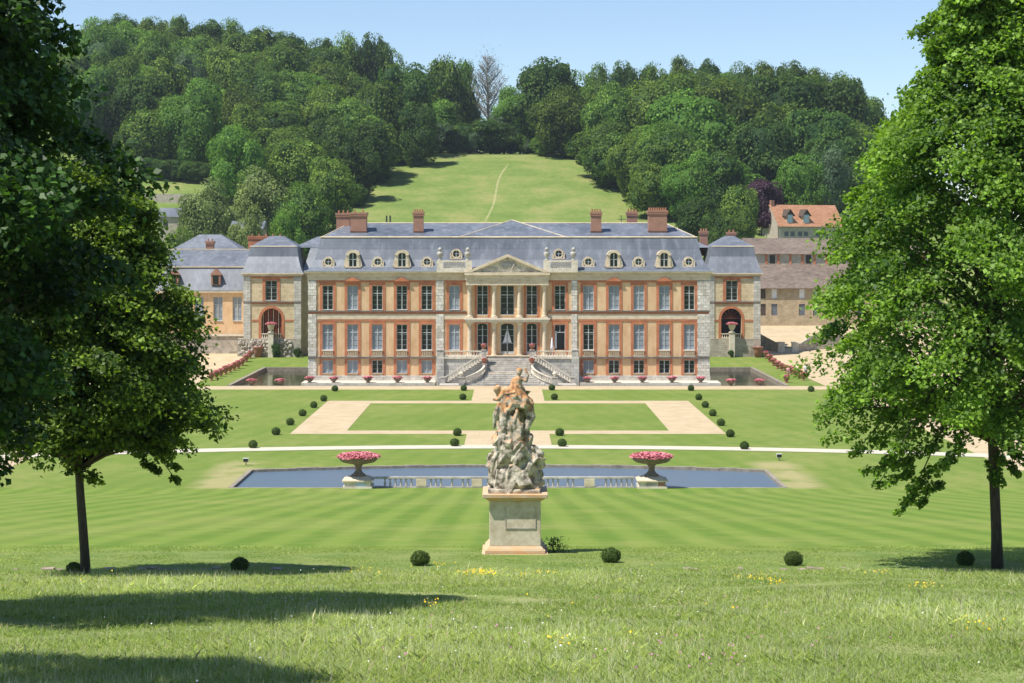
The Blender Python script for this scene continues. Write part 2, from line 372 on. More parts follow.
for i in range(24): mb.f.append((n0+2*i, n0+2*i+2, n0+2*i+3, n0+2*i+1))
gr = mb.build('ground', 'grass'); tag(gr, kind='structure')
gr.data.polygons.foreach_set('use_smooth', [True]*len(gr.data.polygons))

def sheet(name, poly, mat, z=.02):
    b = MB(); b.prism_z(poly, z-.04, z); return tag(b.build(name, mat), kind='structure')
sheet('path', [(-42, 234), (60, 234), (60, 239.6), (-42, 239.6)], 'sand')
b = MB()   # frame shaped gravel walk round the middle lawn, rounded up from four pieces
b.box(-21.7, -16.3, 179, 217, -.02, .02).box(16.3, 21.7, 179, 217, -.02, .02)
b.box(-16.3, 16.3, 213.6, 217, -.02, .02).box(-16.3, 16.3, 179, 182.2, -.02, .02)
b.box(-4.4, 4.4, 217, 234, -.02, .02).box(-4.1, 4.1, 169, 179, -.02, .02)
tag(b.build('path', 'sand'), kind='structure')
b = MB(); seg = np.linspace(-75, 75, 41)
for x0, x1 in zip(seg, seg[1:]):
    c0, c1 = 167.6-.0038*min(x0*x0, 2300), 167.6-.0038*min(x1*x1, 2300)
    b.add([(x0, c0-1.5, .03), (x1, c1-1.5, .03), (x1, c1+1.4, .03), (x0, c0+1.4, .03)], [(0, 1, 2, 3)])
tag(b.build('path', 'white_gravel'), kind='structure')
sheet('path', [(42, 150), (51, 150), (50, 190), (48, 233.9), (42.5, 233.9), (42.5, 190)], 'sand', .022)
sheet('path', [(-42, 150), (-51, 150), (-50, 190), (-48, 239), (-42.5, 239), (-42.5, 190)], 'sand', .022)
# forecourt gravel: follows the ground up to the yard
def drape(name, x0, x1, y0, y1, mat, nx=8, ny=24, up=.03, zf=None):
    b = MB(); X = np.linspace(x0, x1, nx); Yv = np.linspace(y0, y1, ny)
    for y in Yv:
        for x in X: b.v.append((x, y, (zf or ground)(x, y)+up))
    for j in range(ny-1):
        for i in range(nx-1): b.f.append((j*nx+i, j*nx+i+1, (j+1)*nx+i+1, (j+1)*nx+i))
    return tag(b.build(name, mat), kind='structure')
drape('forecourt', 42.2, 80, 239.7, 330, 'sand', up=.05)
drape('forecourt', -80, -42.2, 239.7, 293, 'sand', up=.05)

# ------------------------------------------------------------------ basin
b = MB(); b.prism_z([(-21.3, 139.5), (21.3, 139.5)]+arc[::-1], -.60, -.15)
tag(b.build('water', 'pool_water'), kind='structure')
k = thing('basin_wall', (0, 154, 0), 'low grey stone retaining wall round the long ornamental basin', 'wall')
b = MB()
for (x0, y0), (x1, y1) in zip(arc, arc[1:]):
    j = rnd.uniform(-.03, .03)
    b.prism_z([(x0, y0-.02), (x1-.03, y1-.02), (x1-.03, y1+.45), (x0, y0+.45)], -1.2, .08+j)
b.box(-21.65, -21.3, 139.3, 150.2, -1.2, .06).box(21.3, 21.65, 139.3, 150.2, -1.2, .06).box(-21.65, 21.65, 139.1, 139.5, -1.2, .02)
b.build('coping', 'ashlar_kerb', k)
# balustrade along the basin front
BY = 139.25
def bx(px): return (px-CX)/F*BY
bl = thing('basin_balustrade', (0, BY, 0), 'weathered low stone balustrade with missing balusters in front of the basin', 'balustrade')
b = MB(); b.box(bx(375), bx(634), BY-.16, BY+.16, .72, .88); b.build('rail', 'grey_stone', bl, bevel=.02)
b = MB(); b.box(bx(375), bx(634), BY-.18, BY+.18, -.2, .12); b.build('plinth', 'grey_stone', bl)
BAL = [(.09, 0), (.09, .05), (.05, .08), (.10, .22), (.085, .30), (.045, .42), (.04, .47), (.07, .52), (.085, .58), (.085, .6)]
for px in (421.5, 477, 539, 589.5):
    b = MB(); b.box(bx(px)-.4, bx(px)+.4, BY-.2, BY+.2, .12, .72); b.build('pier', 'cornice_stone', bl, bevel=.02)
prev = None
for px in list(np.arange(385, 416, 5.3))+list(np.arange(431, 446, 5))+[452, 463, 468]+[488, 494, 503]+list(np.arange(548, 562, 5))+[568, 573]+list(np.arange(606, 633, 5.2)):
    if prev is None:
        b = MB(); b.lathe((bx(px), BY), BAL, 10, .12); prev = (b.build('baluster', 'grey_stone', bl, True), px)
    else:
        c = prev[0].copy(); C.objects.link(c); c.parent = bl; c.location = (bx(px)-bx(prev[1]), 0, 0)

FL = {}
def flower_mound(b, c, rx, rz, n, sz, seed=0, ry=None):
    r_ = random.Random(seed); ry = ry or rx
    for i in range(n):
        a = r_.uniform(0, 2*math.pi); u = math.sqrt(r_.random())
        q = Vector((c[0]+rx*u*math.cos(a), c[1]+ry*u*math.sin(a), c[2]+rz*math.sqrt(max(0, 1-u*u))*r_.uniform(.5, 1.05)))
        rot = Matrix.Rotation(r_.uniform(0, 6.28), 3, 'Z') @ Matrix.Rotation(r_.uniform(-.9, .9), 3, 'X')
        s_ = sz*r_.uniform(.6, 1.2)
        b.add([q+rot @ Vector(k_)*s_ for k_ in ((-.5, -.5, 0), (.5, -.5, .15), (.6, .5, 0), (-.4, .5, .12))], [(0, 1, 2, 3)])
for side, px, lab in ((-1, 358.5, 'wide stone tazza full of pink flowers left of the statue'), (1, 651.5, 'wide stone tazza full of pink flowers right of the statue')):
    x = bx(px)
    pd = thing('pedestal', (x, BY, 0), ('square stone pedestal with pale blue panel under the left tazza' if side < 0 else 'square stone pedestal with dark red door under the right tazza'), 'pedestal', 'pedestals at the ends of the basin balustrade')
    b = MB(); b.box(x-1.12, x+1.12, BY-1.1, BY+1.1, -.2, .25).box(x-1.0, x+1.0, BY-1, BY+1, .25, .60); b.build('shaft', 'pale_stone', pd)
    b = MB(); b.box(x-1.18, x+1.18, BY-1.15, BY+1.15, .60, .72); b.frustum((x-1.1, x+1.1, BY-1.1, BY+1.1), .72, (x-.62, x+.62, BY-.6, BY+.6), .95); b.build('cap', 'cornice_stone', pd)
    b = MB()
    if side < 0: b.box(x-.15, x+.65, BY-1.04, BY-1, .10, .56); b.build('panel', 'blue_panel', pd)
    else: b.box(x+.42, x+.98, BY-1.04, BY-1, 0, .58); b.build('door', 'dark_brick', pd); b = MB(); b.box(x-.5, x+.3, BY-1.03, BY-1, .27, .55); b.build('panel', 'grey_stone', pd)
    vz = thing('flower_tazza', (x, BY, .95), lab, 'planter', 'large flower tazzas beside the basin')
    b = MB(); b.lathe((x, BY), [(.55, 0), (.55, .12), (.40, .2), (.26, .38), (.22, .6), (.30, .8), (.46, .95)], 20, .95); b.build('stem', 'urn_stone', vz, True)
    b = MB(); b.lathe((x, BY), [(.3, .93), (.8, .97), (1.25, 1.08), (1.45, 1.24), (1.48, 1.34), (1.6, 1.40), (1.6, 1.47), (1.45, 1.47), (1.3, 1.38)], 28, .95); b.build('bowl', 'urn_stone', vz, True)
    b = MB(); flower_mound(b, (x, BY, 2.40), 1.68, .36, 2600, .14, 5+side); b.build('flowers', 'pink_flower', vz)
    b = MB(); b.ellip((x, BY, 2.36), (1.5, 1.5, .22)); b.build('leaf_mound', 'leaf_box', vz)

# floodlights on the lawn beyond the basin
for i, (px, py, lab) in enumerate(((246, 463, 'small white floodlight on the grass left of the basin'), (779, 458.5, 'small white floodlight on the grass right of the basin'))):
    Y = YG(py+2); x = PX(px, Y); tt = thing('floodlight', (x, Y, 0), lab, 'lamp', 'floodlights by the basin')
    b = MB(); b.tube([(x, Y, 0), (x, Y, .25)], [.04, .04]); b.build('post', 'dark_metal', tt)
    b = MB(); b.frustum((x-.18, x+.18, Y-.1, Y+.1), .22, (x-.26, x+.26, Y-.22, Y+.05), .6); b.build('housing', 'white_metal', tt, bevel=.02)
    b = MB(); b.box(x-.2, x+.2, Y-.24, Y-.22, .3, .54); b.build('lens', 'glass', tt)

# ------------------------------------------------------------------ statue and pedestal
SY = 52.4; SX = PX(515, SY); SG = ground(SX, SY)-.03
pt = thing('statue_pedestal', (SX, SY, SG), 'tall square stone pedestal with orange lichen under the central statue', 'pedestal')
b = MB(); b.box(SX-.95, SX+.95, SY-.85, SY+.85, SG-.1, SG+.12); b.box(SX-.87, SX+.87, SY-.79, SY+.79, SG+.12, SG+.22); b.frustum((SX-.84, SX+.84, SY-.77, SY+.77), SG+.22, (SX-.76, SX+.76, SY-.7, SY+.7), SG+.32); b.build('base', 'lichen_moulding', pt, bevel=.02)
b = MB(); b.box(SX-.74, SX+.74, SY-.68, SY+.68, SG+.32, SG+1.62); b.build('shaft', 'pedestal_stone', pt, bevel=.015)
b = MB(); b.box(SX-.26, SX+.58, SY-.69, SY-.678, SG+.86, SG+1.44); b.build('panel', 'pedestal_stone', pt)
b = MB(); b.box(SX-.28, SX+.6, SY-.70, SY-.678, SG+.82, SG+.86).box(SX-.28, SX-.26, SY-.7, SY-.678, SG+.86, SG+1.44).box(SX+.58, SX+.6, SY-.7, SY-.678, SG+.86, SG+1.44); b.build('panel_frame', 'grey_stone', pt)
b = MB(); b.frustum((SX-.76, SX+.76, SY-.7, SY+.7), SG+1.62, (SX-.88, SX+.88, SY-.82, SY+.82), SG+1.72); b.box(SX-.94, SX+.94, SY-.88, SY+.88, SG+1.72, SG+1.84); b.build('cornice', 'lichen_moulding', pt, bevel=.02)
SB = SG+1.84; SPX = SY/F
st = thing('statue', (SX, SY, SB), 'weathered rocky stone statue group with twisting figures and orange lichen on top', 'statue')
# pixel helper in the statue's own plane
def sp_(px, py, dy=0): return Vector((PX(px, SY), SY+dy, PZ(py, SY)))
b = MB(); r_ = random.Random(11)
col_pts = [(488, 490, 545), (489, 470, 543), (490, 450, 541), (493, 435, 531), (494, 420, 529), (494, 405, 530), (495, 395, 530)]
b.tube([sp_((a+c_)/2, y) for a, y, c_ in [(488, 492, 542), (491, 470, 538), (494, 445, 528), (495, 425, 524), (495, 405, 527), (497, 393, 528)]], [.66, .60, .46, .36, .40, .34], 14)
for i in range(84):
    py = r_.uniform(396, 487); lo = interp(py, [(393, 500), (410, 497), (430, 495), (450, 494), (490, 491)]); hi = interp(py, [(393, 526), (430, 523), (445, 530), (460, 538), (490, 541)])
    px = r_.uniform(lo+3, hi-3); wdt = (hi-lo)/2*SPX; u = (px-(lo+hi)/2)/((hi-lo)/2); dy = -math.sqrt(max(0, 1-u*u))*min(wdt, .58)*(1 if r_.random() < .75 else -1)
    s_ = r_.uniform(.06, .19); rot = Matrix.Rotation(r_.uniform(-.8, .8), 3, 'Y') @ Matrix.Rotation(r_.uniform(0, 6.28), 3, 'Z') @ Matrix.Rotation(r_.uniform(-.5, .5), 3, 'X')
    c_ = sp_(px, py, dy)
    if i % 3: b.add([c_+rot @ Vector((a_*s_*1.1, b_*s_*.8, d_*s_*1.9*(1-.25*a_*b_))) for d_ in (-1, 1) for a_, b_ in ((-1, -1), (1, -.8), (.8, 1), (-.9, .7))], [(0, 3, 2, 1), (4, 5, 6, 7), (0, 1, 5, 4), (1, 2, 6, 5), (2, 3, 7, 6), (3, 0, 4, 7)])
    else: b.ellip(c_, (s_*1.1, s_*.9, s_*1.9), 8, 6, rot)
# broken projecting rock at lower right and ledges
for px, py, s_ in ((536, 453, .20), (531, 448, .18), (538, 464, .18), (521, 449, .17), (496, 481, .2), (508, 485, .2), (529, 484, .22), (517, 477, .2), (538, 481, .17)):
    b.ellip(sp_(px, py, -.28), (s_*1.25, s_, s_*.8), 9, 6)
# drapery folds
for k_ in range(26):
    x0 = r_.uniform(498, 524); y0 = r_.uniform(398, 452); dx = r_.uniform(-8, 8)
    b.tube([sp_(x0, y0, -.5), sp_(x0+dx, y0+12, -.55), sp_(x0+dx*1.3, y0+26, -.5)], [.05, .085, .04], 6)
# reclining figure across the top: torso, thigh, hanging leg
b.tube([sp_(503, 399, -.2), sp_(512, 402, -.32), sp_(521, 401, -.3), sp_(529, 407, -.2)], [.13, .22, .21, .14], 10)
b.tube([sp_(527, 404, -.25), sp_(531, 416, -.3), sp_(526, 428, -.35), sp_(531, 445, -.38)], [.15, .14, .10, .055], 9)
b.tube([sp_(531, 445, -.38), sp_(534, 448, -.5)], [.06, .04], 7)
b.tube([sp_(519, 396, .1), sp_(528, 403, .15), sp_(531, 418, .1)], [.16, .18, .12], 9)
# left figure bending over the edge: back, head, arm
b.tube([sp_(520, 396, -.1), sp_(510, 391, -.15), sp_(502, 392, -.2), sp_(496, 394, -.2)], [.18, .19, .15, .07], 10)
b.ellip(sp_(497.5, 388.5, -.22), (.12, .13, .13), 12, 9)
b.tube([sp_(503, 393, -.35), sp_(497, 399, -.4), sp_(493, 398, -.35)], [.07, .055, .04], 7)
b.tube([sp_(497, 393, -.1), sp_(504, 388, .0)], [.06, .07], 7)
# upright figure on top: hips, torso, neck, head, raised right arm, lowered left arm
b.tube([sp_(519, 399, 0), sp_(518.5, 392, -.02), sp_(517, 385, -.04), sp_(517.5, 379, -.02), sp_(518.5, 376, 0)], [.21, .17, .15, .13, .06], 12)
b.ellip(sp_(519.2, 371.8, -.03), (.085, .10, .115), 14, 10)
b.ellip(sp_(519.5, 370.8, .0), (.10, .10, .10), 12, 8)
b.tube([sp_(521, 378, -.02), sp_(526.5, 381, -.1), sp_(528, 375, -.1), sp_(525.5, 370, -.08)], [.065, .058, .045, .035], 8)
b.ellip(sp_(525.3, 368.8, -.08), (.04, .03, .055), 8, 6)
b.tube([sp_(514, 379, -.02), sp_(511.5, 385, -.14), sp_(513.5, 390, -.25)], [.06, .052, .04], 8)
b.tube([sp_(516, 396, -.1), sp_(510, 400, -.42), sp_(513, 409, -.48)], [.14, .12, .07], 9)
b.tube([sp_(522, 396, -.1), sp_(525, 399, -.40), sp_(523, 407, -.5)], [.14, .12, .07], 9)
o = b.build('figure_group', 'lichen_stone', st)
rm = o.modifiers.new('r', 'REMESH'); rm.mode = 'VOXEL'; rm.voxel_size = .022; rm.use_smooth_shade = True
tx = bpy.data.textures.new('rock', 'CLOUDS'); tx.noise_scale = .16; tx.noise_depth = 3
dm = o.modifiers.new('d', 'DISPLACE'); dm.texture = tx; dm.strength = .035; dm.mid_level = .5; dm.texture_coords = 'LOCAL'
# rough slab the group stands on
b = MB(); b.box(SX-.78, SX+.72, SY-.72, SY+.72, SB, SB+.12); b.build('plinth', 'lichen_stone', st, bevel=.03)

# ------------------------------------------------------------------ the château
FY = 250.0; PS = 7.2
def fx(px): return (px-CX)/PS
def fz(py): return H-(py-CY)/PS
ch = thing('chateau', (0, FY, 0), 'long two-storey brick and ochre stone palace with blue slate mansard roof and central pediment', 'palace')
BAYS = [327.8, 352.7, 377.3, 401.9, 426.8, 454.4, 482.5, 507.3, 531.8, 559.9, 588.5, 614, 638.9, 664.4, 689.3]
PALE_U = {1, 5, 10, 11, 12, 13}; PALE_L = {0, 1, 2, 5, 11, 12, 13, 14}
ZU = (fz(309.8), fz(285.6)); ZL = (fz(350), fz(324.5)); ZB = (fz(373.4), fz(360))
WW = .74
holes = []; wins = []
for i, px in enumerate(BAYS):
    x = fx(px)
    if i in (6, 7, 8):
        w2 = .76 if i != 7 else .95
        holes += [(x-w2, x+w2, fz(315), fz(285.5)), (x-w2, x+w2, fz(354), fz(323.5))]
        wins += [(i, x, w2, fz(315), fz(285.5), 'u'), (i, x, w2, fz(354), fz(323.5), 'door')]
        continue
    holes += [(x-WW, x+WW, *ZU), (x-WW, x+WW, *ZL)]
    wins += [(i, x, WW, *ZU, 'u'), (i, x, WW, *ZL, 'l')]
    if i not in (5, 9): holes.append((x-WW, x+WW, *ZB)); wins.append((i, x, WW, *ZB, 'b'))
def holed(b, x0, x1, z0, z1, y, dep, hs):
    X = sorted(set([x0, x1]+[q for h in hs for q in h[:2]])); Z = sorted(set([z0, z1]+[q for h in hs for q in h[2:4]]))
    for a, c_ in zip(X, X[1:]):
        for e, g_ in zip(Z, Z[1:]):
            mx, mz = (a+c_)/2, (e+g_)/2
            if any(h[0] < mx < h[1] and h[2] < mz < h[3] for h in hs): continue
            b.add([(a, y, e), (c_, y, e), (c_, y, g_), (a, y, g_)], [(0, 1, 2, 3)])
    for h in hs:
        a, c_, e, g_ = h[:4]
        b.add([(a, y, e), (c_, y, e), (c_, y, g_), (a, y, g_), (a, y+dep, e), (c_, y+dep, e), (c_, y+dep, g_), (a, y+dep, g_)],
              [(0, 1, 5, 4), (1, 2, 6, 5), (2, 3, 7, 6), (3, 0, 4, 7)])
XL, XR = fx(308.8), fx(709)
TOPZ = fz(276)
b = MB(); holed(b, XL, XR, -.9, TOPZ, FY, .3, holes)
b.add([(XL, FY, -.9), (XL, FY+18, -.9), (XL, FY+18, TOPZ), (XL, FY, TOPZ)], [(0, 1, 2, 3)])
b.add([(XR, FY, -.9), (XR, FY+18, -.9), (XR, FY+18, TOPZ), (XR, FY, TOPZ)], [(0, 1, 2, 3)])
b.add([(XL, FY+18, -.9), (XR, FY+18, -.9), (XR, FY+18, TOPZ), (XL, FY+18, TOPZ)], [(0, 1, 2, 3)])
b.build('wall', 'ochre', ch)
# ashlar basement course and plinth
b = MB(); b.box(XL-.15, XR+.15, FY-.25, FY-.003, -.9, fz(375.5)); b.build('plinth', 'ashlar', ch)
# brick trim: strips beside the windows, bands, flat heads
for i, px in enumerate(BAYS):
    x = fx(px); b = MB()
    if i in (6, 7, 8):
        if i != 7:
            for s_ in (-1, 1): b.box(min(x+s_*.76, x+s_*1.1), max(x+s_*.76, x+s_*1.1), FY-.06, FY-.002, fz(318), fz(283)).box(min(x+s_*.76, x+s_*1.1), max(x+s_*.76, x+s_*1.1), FY-.06, FY-.002, fz(356), fz(321.5))
            b.box(x-1.1, x+1.1, FY-.065, FY-.002, fz(285.5), fz(281)); b.box(x-1.1, x+1.1, FY-.065, FY-.002, fz(323.5), fz(320.5)); b.build('brick_surround', 'brick', ch)
        continue
    for s_ in (-1, 1):
        a, c_ = sorted((x+s_*WW, x+s_*(WW+.38)))
        b.box(a, c_, FY-.07, FY-.002, fz(310.8), fz(281.5)); b.box(a, c_, FY-.07, FY-.002, fz(356), fz(320.6))
        if i not in (5, 9): b.box(a, c_, FY-.07, FY-.002, fz(375.4), fz(358.6))
    b.box(x-WW, x+WW, FY-.068, FY-.002, fz(285.4), fz(282)); b.box(x-WW, x+WW, FY-.068, FY-.002, fz(324.3), fz(320.8))
    if i in (1, 3, 11, 13): b.prism_y([(x-1.15, fz(281.2)), (x+1.15, fz(281.2)), (x, fz(276.6))], FY-.42, FY-.002)
    if i not in (5, 9): b.box(x-WW, x+WW, FY-.068, FY-.002, fz(359.9), fz(358.6))
    b.build('brick_surround', 'brick', ch)
for a, c_ in ((XL, fx(467)), (fx(548), XR)):
    b = MB(); b.box(a, c_, FY-.10, FY-.001, fz(282.4), fz(280.3)); b.box(a, c_, FY-.12, FY-.001, fz(313.6), fz(311.6)); b.box(a, c_, FY-.09, FY-.001, fz(321.0), fz(319.4)); b.build('brick_band', 'brick', ch)
for a, c_ in ((XL-.1, fx(466)), (fx(549), XR+.1)):
    b = MB(); b.box(a, c_, FY-.24, FY-.001, fz(311.8), fz(310.7)); b.box(a, c_, FY-.30, FY-.001, fz(358.4), fz(356.8)) if a < 0 else b.box(fx(578), c_, FY-.30, FY-.001, fz(358.4), fz(356.8))
    b.build('string_course', 'string_stone', ch)
for a, c_ in ((XL, fx(467)), (fx(548), XR)): b = MB(); b.box(a, c_, FY-.08, FY-.001, fz(319.2), fz(314.0)); b.build('stone_band', 'cornice_stone', ch)
for a, c_ in ((308.4, 316.2), (436.4, 443.6), (571.6, 577), (697.6, 709.4)):
    b = MB(); z = fz(356.5); zt = fz(280.6); k_ = 0
    for z0_, z1_ in ((-.4, fz(358.5)), (fz(356.6), fz(314)), (fz(310.6), fz(280.4))):
        n_ = max(1, int((z1_-z0_)/.62)); hh = (z1_-z0_)/n_
        for q in range(n_): b.box(fx(a)-(.05 if q % 2 else 0), fx(c_)+(.05 if q % 2 else 0), FY-.17, FY-.001, z0_+q*hh+.025, z0_+(q+1)*hh-.025)
        b.box(fx(a)+.02, fx(c_)-.02, FY-.14, FY-.002, z0_, z1_)
    b.build('quoin', 'quoin_stone', ch, bevel=.02)
# cornice
b = MB()
for (z0_, z1_, pr) in ((fz(280.2), fz(277.5), .16), (fz(277.4), fz(274), .24), (fz(273.9), fz(272.8), .42), (fz(272.7), fz(271.3), .58)):
    b.box(XL-pr, XR+pr, FY-pr, FY+18+pr, z0_, z1_)
b.build('cornice', 'cornice_stone', ch)
# balusters under the first-floor windows
for i, px in enumerate(BAYS):
    if i in (5, 6, 7, 8, 9): continue
    x = fx(px); b = MB()
    for k_ in range(6): b.box(x-.62+k_*.24, x-.52+k_*.24, FY-.16, FY-.06, fz(355), fz(351.2))
    b.box(x-.8, x+.8, FY-.2, FY-.04, fz(351), fz(350)); b.box(x-.8, x+.8, FY-.12, FY-.05, fz(356.6), fz(355.2))
    b.build('window_balustrade', 'cornice_stone', ch)

def window(parent, x, hw, z0, z1, y, kind, pale=False, cross=True):
    """frame at y, pane behind it"""
    b = MB(); t_ = .075
    b.box(x-hw, x-hw+t_, y, y+.1, z0, z1).box(x+hw-t_, x+hw, y, y+.1, z0, z1).box(x-hw+t_, x+hw-t_, y, y+.1, z0, z0+t_).box(x-hw+t_, x+hw-t_, y, y+.1, z1-t_, z1)
    b.box(x-.06, x+.06, y-.01, y+.09, z0+t_, z1-t_)
    hgt = z1-z0
    bars = [.68] if hgt > 2.2 else []
    for f_ in bars: b.box(x-hw+t_, x+hw-t_, y-.012, y+.088, z0+hgt*f_-.05, z0+hgt*f_+.05)
    nb_ = 5 if hgt > 3 else (4 if hgt > 2.2 else 3)
    for k_ in range(1, nb_): b.box(x-hw+t_, x+hw-t_, y+.02, y+.06, z0+hgt*k_/nb_-.012, z0+hgt*k_/nb_+.012)
    f = b.build('window', 'frame_paint', parent)
    b = MB()
    if pale:
        b.box(x-hw+t_, x+hw-t_, y+.062, y+.1, z0+t_, z1-t_); b.build('shutter', 'shutter_pale', f)
    else:
        b.box(x-hw+t_, x+hw-t_, y+.062, y+.08, z0+t_, z1-t_); b.build('pane', 'glass', f)
    b = MB(); b.box(x-hw-.02, x+hw+.02, y-.3, y-.005, z0-.002, z0+.05); b.build('sill', 'white_metal' if kind != 'b' else 'grey_stone', f)
    return f
for (i, x, hw, z0, z1, kd) in wins:
    pale = (kd == 'u' and i in PALE_U) or (kd == 'l' and i in PALE_L) or (kd == 'b' and i in (0, 1, 3, 4, 10))
    if kd == 'door':
        b = MB(); y = FY+.15
        b.box(x-hw, x-hw+.1, y, y+.1, z0, z1-.1).box(x+hw-.1, x+hw, y, y+.1, z0, z1-.1).box(x-.06, x+.06, y, y+.1, z0, z1-.3)
        b.box(x-hw+.1, x+hw-.1, y, y+.1, z0, z0+.35)
        pts = [(x+hw*math.cos(a), z1-hw*.5+hw*.5*math.sin(a)) for a in np.linspace(0, math.pi, 13)]
        b.prism_y([(x+hw, z1+.001)]+pts+[(x-hw, z1+.001)], y-.1, y+.12)
        for zz in (.35, .6, .8): b.box(x-hw+.1, x+hw-.1, y+.02, y+.07, z0+(z1-z0)*zz-.02, z0+(z1-z0)*zz+.02)
        f = b.build('glazed_door', 'frame_paint', ch)
        b = MB(); b.box(x-hw+.05, x+hw-.05, y+.075, y+.09, z0, z1-.05); b.build('pane', 'glass', f)
        b = MB()
        for s_ in (-1, 1):
            b.add([(x+s_*.08, y+.068, z1-.9), (x+s_*.62, y+.068, z0+1.5), (x+s_*.08, y+.068, z0+1.6)], [(0, 1, 2)])
        if i == 7: b.build('curtain', 'curtain', f)
    elif i == 9 and kd == 'l':
        b = MB(); y = FY+.15
        b.box(x-hw, x-hw+.08, y, y+.1, z0, z1).box(x+hw-.08, x+hw, y, y+.1, z0, z1).box(x-hw+.08, x+hw-.08, y, y+.1, z0+2.4, z0+2.5).box(x-hw+.08, x+hw-.08, y, y+.1, z1-.08, z1)
        b.box(x-.03, x+.03, y, y+.1, z0+2.5, z1-.08)
        f = b.build('open_door', 'frame_paint', ch); b = MB(); b.box(x-hw, x+hw, y+.5, y+.52, z0, z1).box(x-hw, x-hw+.02, y+.1, y+.5, z0, z1).box(x+hw-.02, x+hw, y+.1, y+.5, z0, z1); b.build('dark_room', 'interior_dark', f)
        b = MB(); b.box(x-hw+.08, x-hw+.3, y+.12, y+.2, z0+.2, z1-.9); b.build('curtain', 'curtain', f)
    else: window(ch, x, hw, z0, z1, FY+.14, kd, pale)
# central windows' little iron balconies
for i in (6, 7, 8):
    x = fx(BAYS[i]); hw = .76 if i != 7 else .95; b = MB()
    b.box(x-hw, x+hw, FY-.12, FY-.08, fz(309), fz(308.5)); b.box(x-hw, x+hw, FY-.12, FY-.08, fz(315), fz(314.5))
    for k_ in range(12): xx = x-hw+(k_+.5)*2*hw/12; b.box(xx-.012, xx+.012, FY-.11, FY-.09, fz(314.5), fz(309))
    b.build('iron_railing', 'dark_metal', ch)
# portico: columns on two storeys
PY = FY-.8
COLS = [469.6, 494.2, 519.4, 544.4]
for lev, (z0, z1) in enumerate(((fz(356.5), fz(322)), (fz(318), fz(285)))):
    for px in COLS:
        b = MB(); x = fx(px); h_ = z1-z0
        b.box(x-.48, x+.48, PY-.1, FY-.003, z0, z0+.22)
        b.lathe((x, PY+.4), [(.37, .22), (.37, .34), (.29, .40), (.295, h_*.35), (.25, h_-.5), (.29, h_-.46), (.27, h_-.38), (.38, h_-.22)], 16, z0)
        b.box(x-.46, x+.46, PY-.08, FY-.003, z1-.2, z1)
        b.box(x-.3, x+.3, FY-.3, FY-.003, z0+.22, z1-.2)
        b.build('column', 'cornice_stone', ch)
b = MB(); b.box(fx(465.5), fx(549), PY-.16, FY-.003, fz(322), fz(319.6)); b.box(fx(464.8), fx(549.7), PY-.34, FY-.003, fz(319.6), fz(318)); b.build('entablature', 'pale_stone', ch)
b = MB(); b.box(fx(466), fx(548.5), PY-.14, FY-.003, fz(285), fz(280)).box(fx(465.5), fx(549), PY-.24, FY-.003, fz(280), fz(275)).box(fx(464.6), fx(549.9), PY-.50, FY-.61, fz(275), fz(272.2)); b.build('entablature', 'cornice_stone', ch)
# pediment
b = MB(); zb = fz(272.2); zt = fz(254.2)
xl, xr, xm = fx(465), fx(549.5), fx(507.6)
b.prism_y([(xl+1.0, zb), (xr-1.0, zb), (xm, zt-.35)], PY-.02, FY+2.6); tp = b.build('pediment', 'pale_stone', ch)
b = MB()
b.prism_y([(xl-.1, zb), (xl+.9, zb), (xm, zt-.38), (xm, zt)], PY-.52, FY+2.5).prism_y([(xr+.1, zb), (xr-.9, zb), (xm, zt-.38), (xm, zt)], PY-.52, FY+2.5)
b.build('raking_cornice', 'cornice_stone', tp)
b = MB(); r_ = random.Random(3)
b.lathe((xm, 0), [(.5, -.1), (.62, 0), (.5, .1)], 14, 0)
sc_v = [(x_-xm, y_, z_) for x_, y_, z_ in b.v]; b.v = [(xm+x_, PY-.06+z_*.8, zb+1.0+y_*.9) for x_, y_, z_ in sc_v]
for s_ in (-1, 1):
    b.tube([(xm+s_*.6, PY-.1, zb+.35), (xm+s_*.95, PY-.14, zb+1.1), (xm+s_*.7, PY-.1, zb+1.5), (xm+s_*.5, PY-.1, zb+1.35)], [.12, .18, .13, .08], 7)
    for k_ in range(14):
        xx = xm+s_*r_.uniform(.9, 3.6); lim = (1-abs(xx-xm)/4.6)*1.55; b.ellip((xx, PY-.06, zb+.18+r_.uniform(0, max(.05, lim-.3))), (r_.uniform(.12, .3), .12, r_.uniform(.08, .2)), 7, 5)
b.ellip((xm, PY-.08, zb+1.75), (.22, .14, .18), 8, 6)
b.box(xm-3.6, xm+3.6, PY-.05, PY-.021, zb+.02, zb+.12); b.build('relief_carving', 'grey_stone', tp)
# roof
EZ = fz(271.3); BZ = 19.85; BRY = FY+2.4; RX0, RX1 = PX(320.5, BRY), PX(697, BRY)
b = MB()
prof = [(0, 0), (.35, .12), (.9, .6), (1.5, 1.6), (2.0, 3.0), (2.4, BZ-EZ)]   # flared foot of the mansard: inset, height
def ring(ins_x, ins_y, z): return [(XL-.55+ins_x, FY-.55+ins_y, z), (XR+.55-ins_x, FY-.55+ins_y, z), (XR+.55-ins_x, FY+18.5-ins_y, z), (XL-.55+ins_x, FY+18.5-ins_y, z)]
vs = []; fs = []
for q, (ins, h_) in enumerate(prof): vs += ring(ins*.82, ins*1.2, EZ+h_)
for q in range(len(prof)-1):
    for e in range(4): fs.append((q*4+e, q*4+(e+1) % 4, (q+1)*4+(e+1) % 4, (q+1)*4+e))
b.add(vs, fs)
top = vs[-4:]
RZ = 21.95; RYc = FY+9
RL, RR = PX(350, RYc), PX(665, RYc)
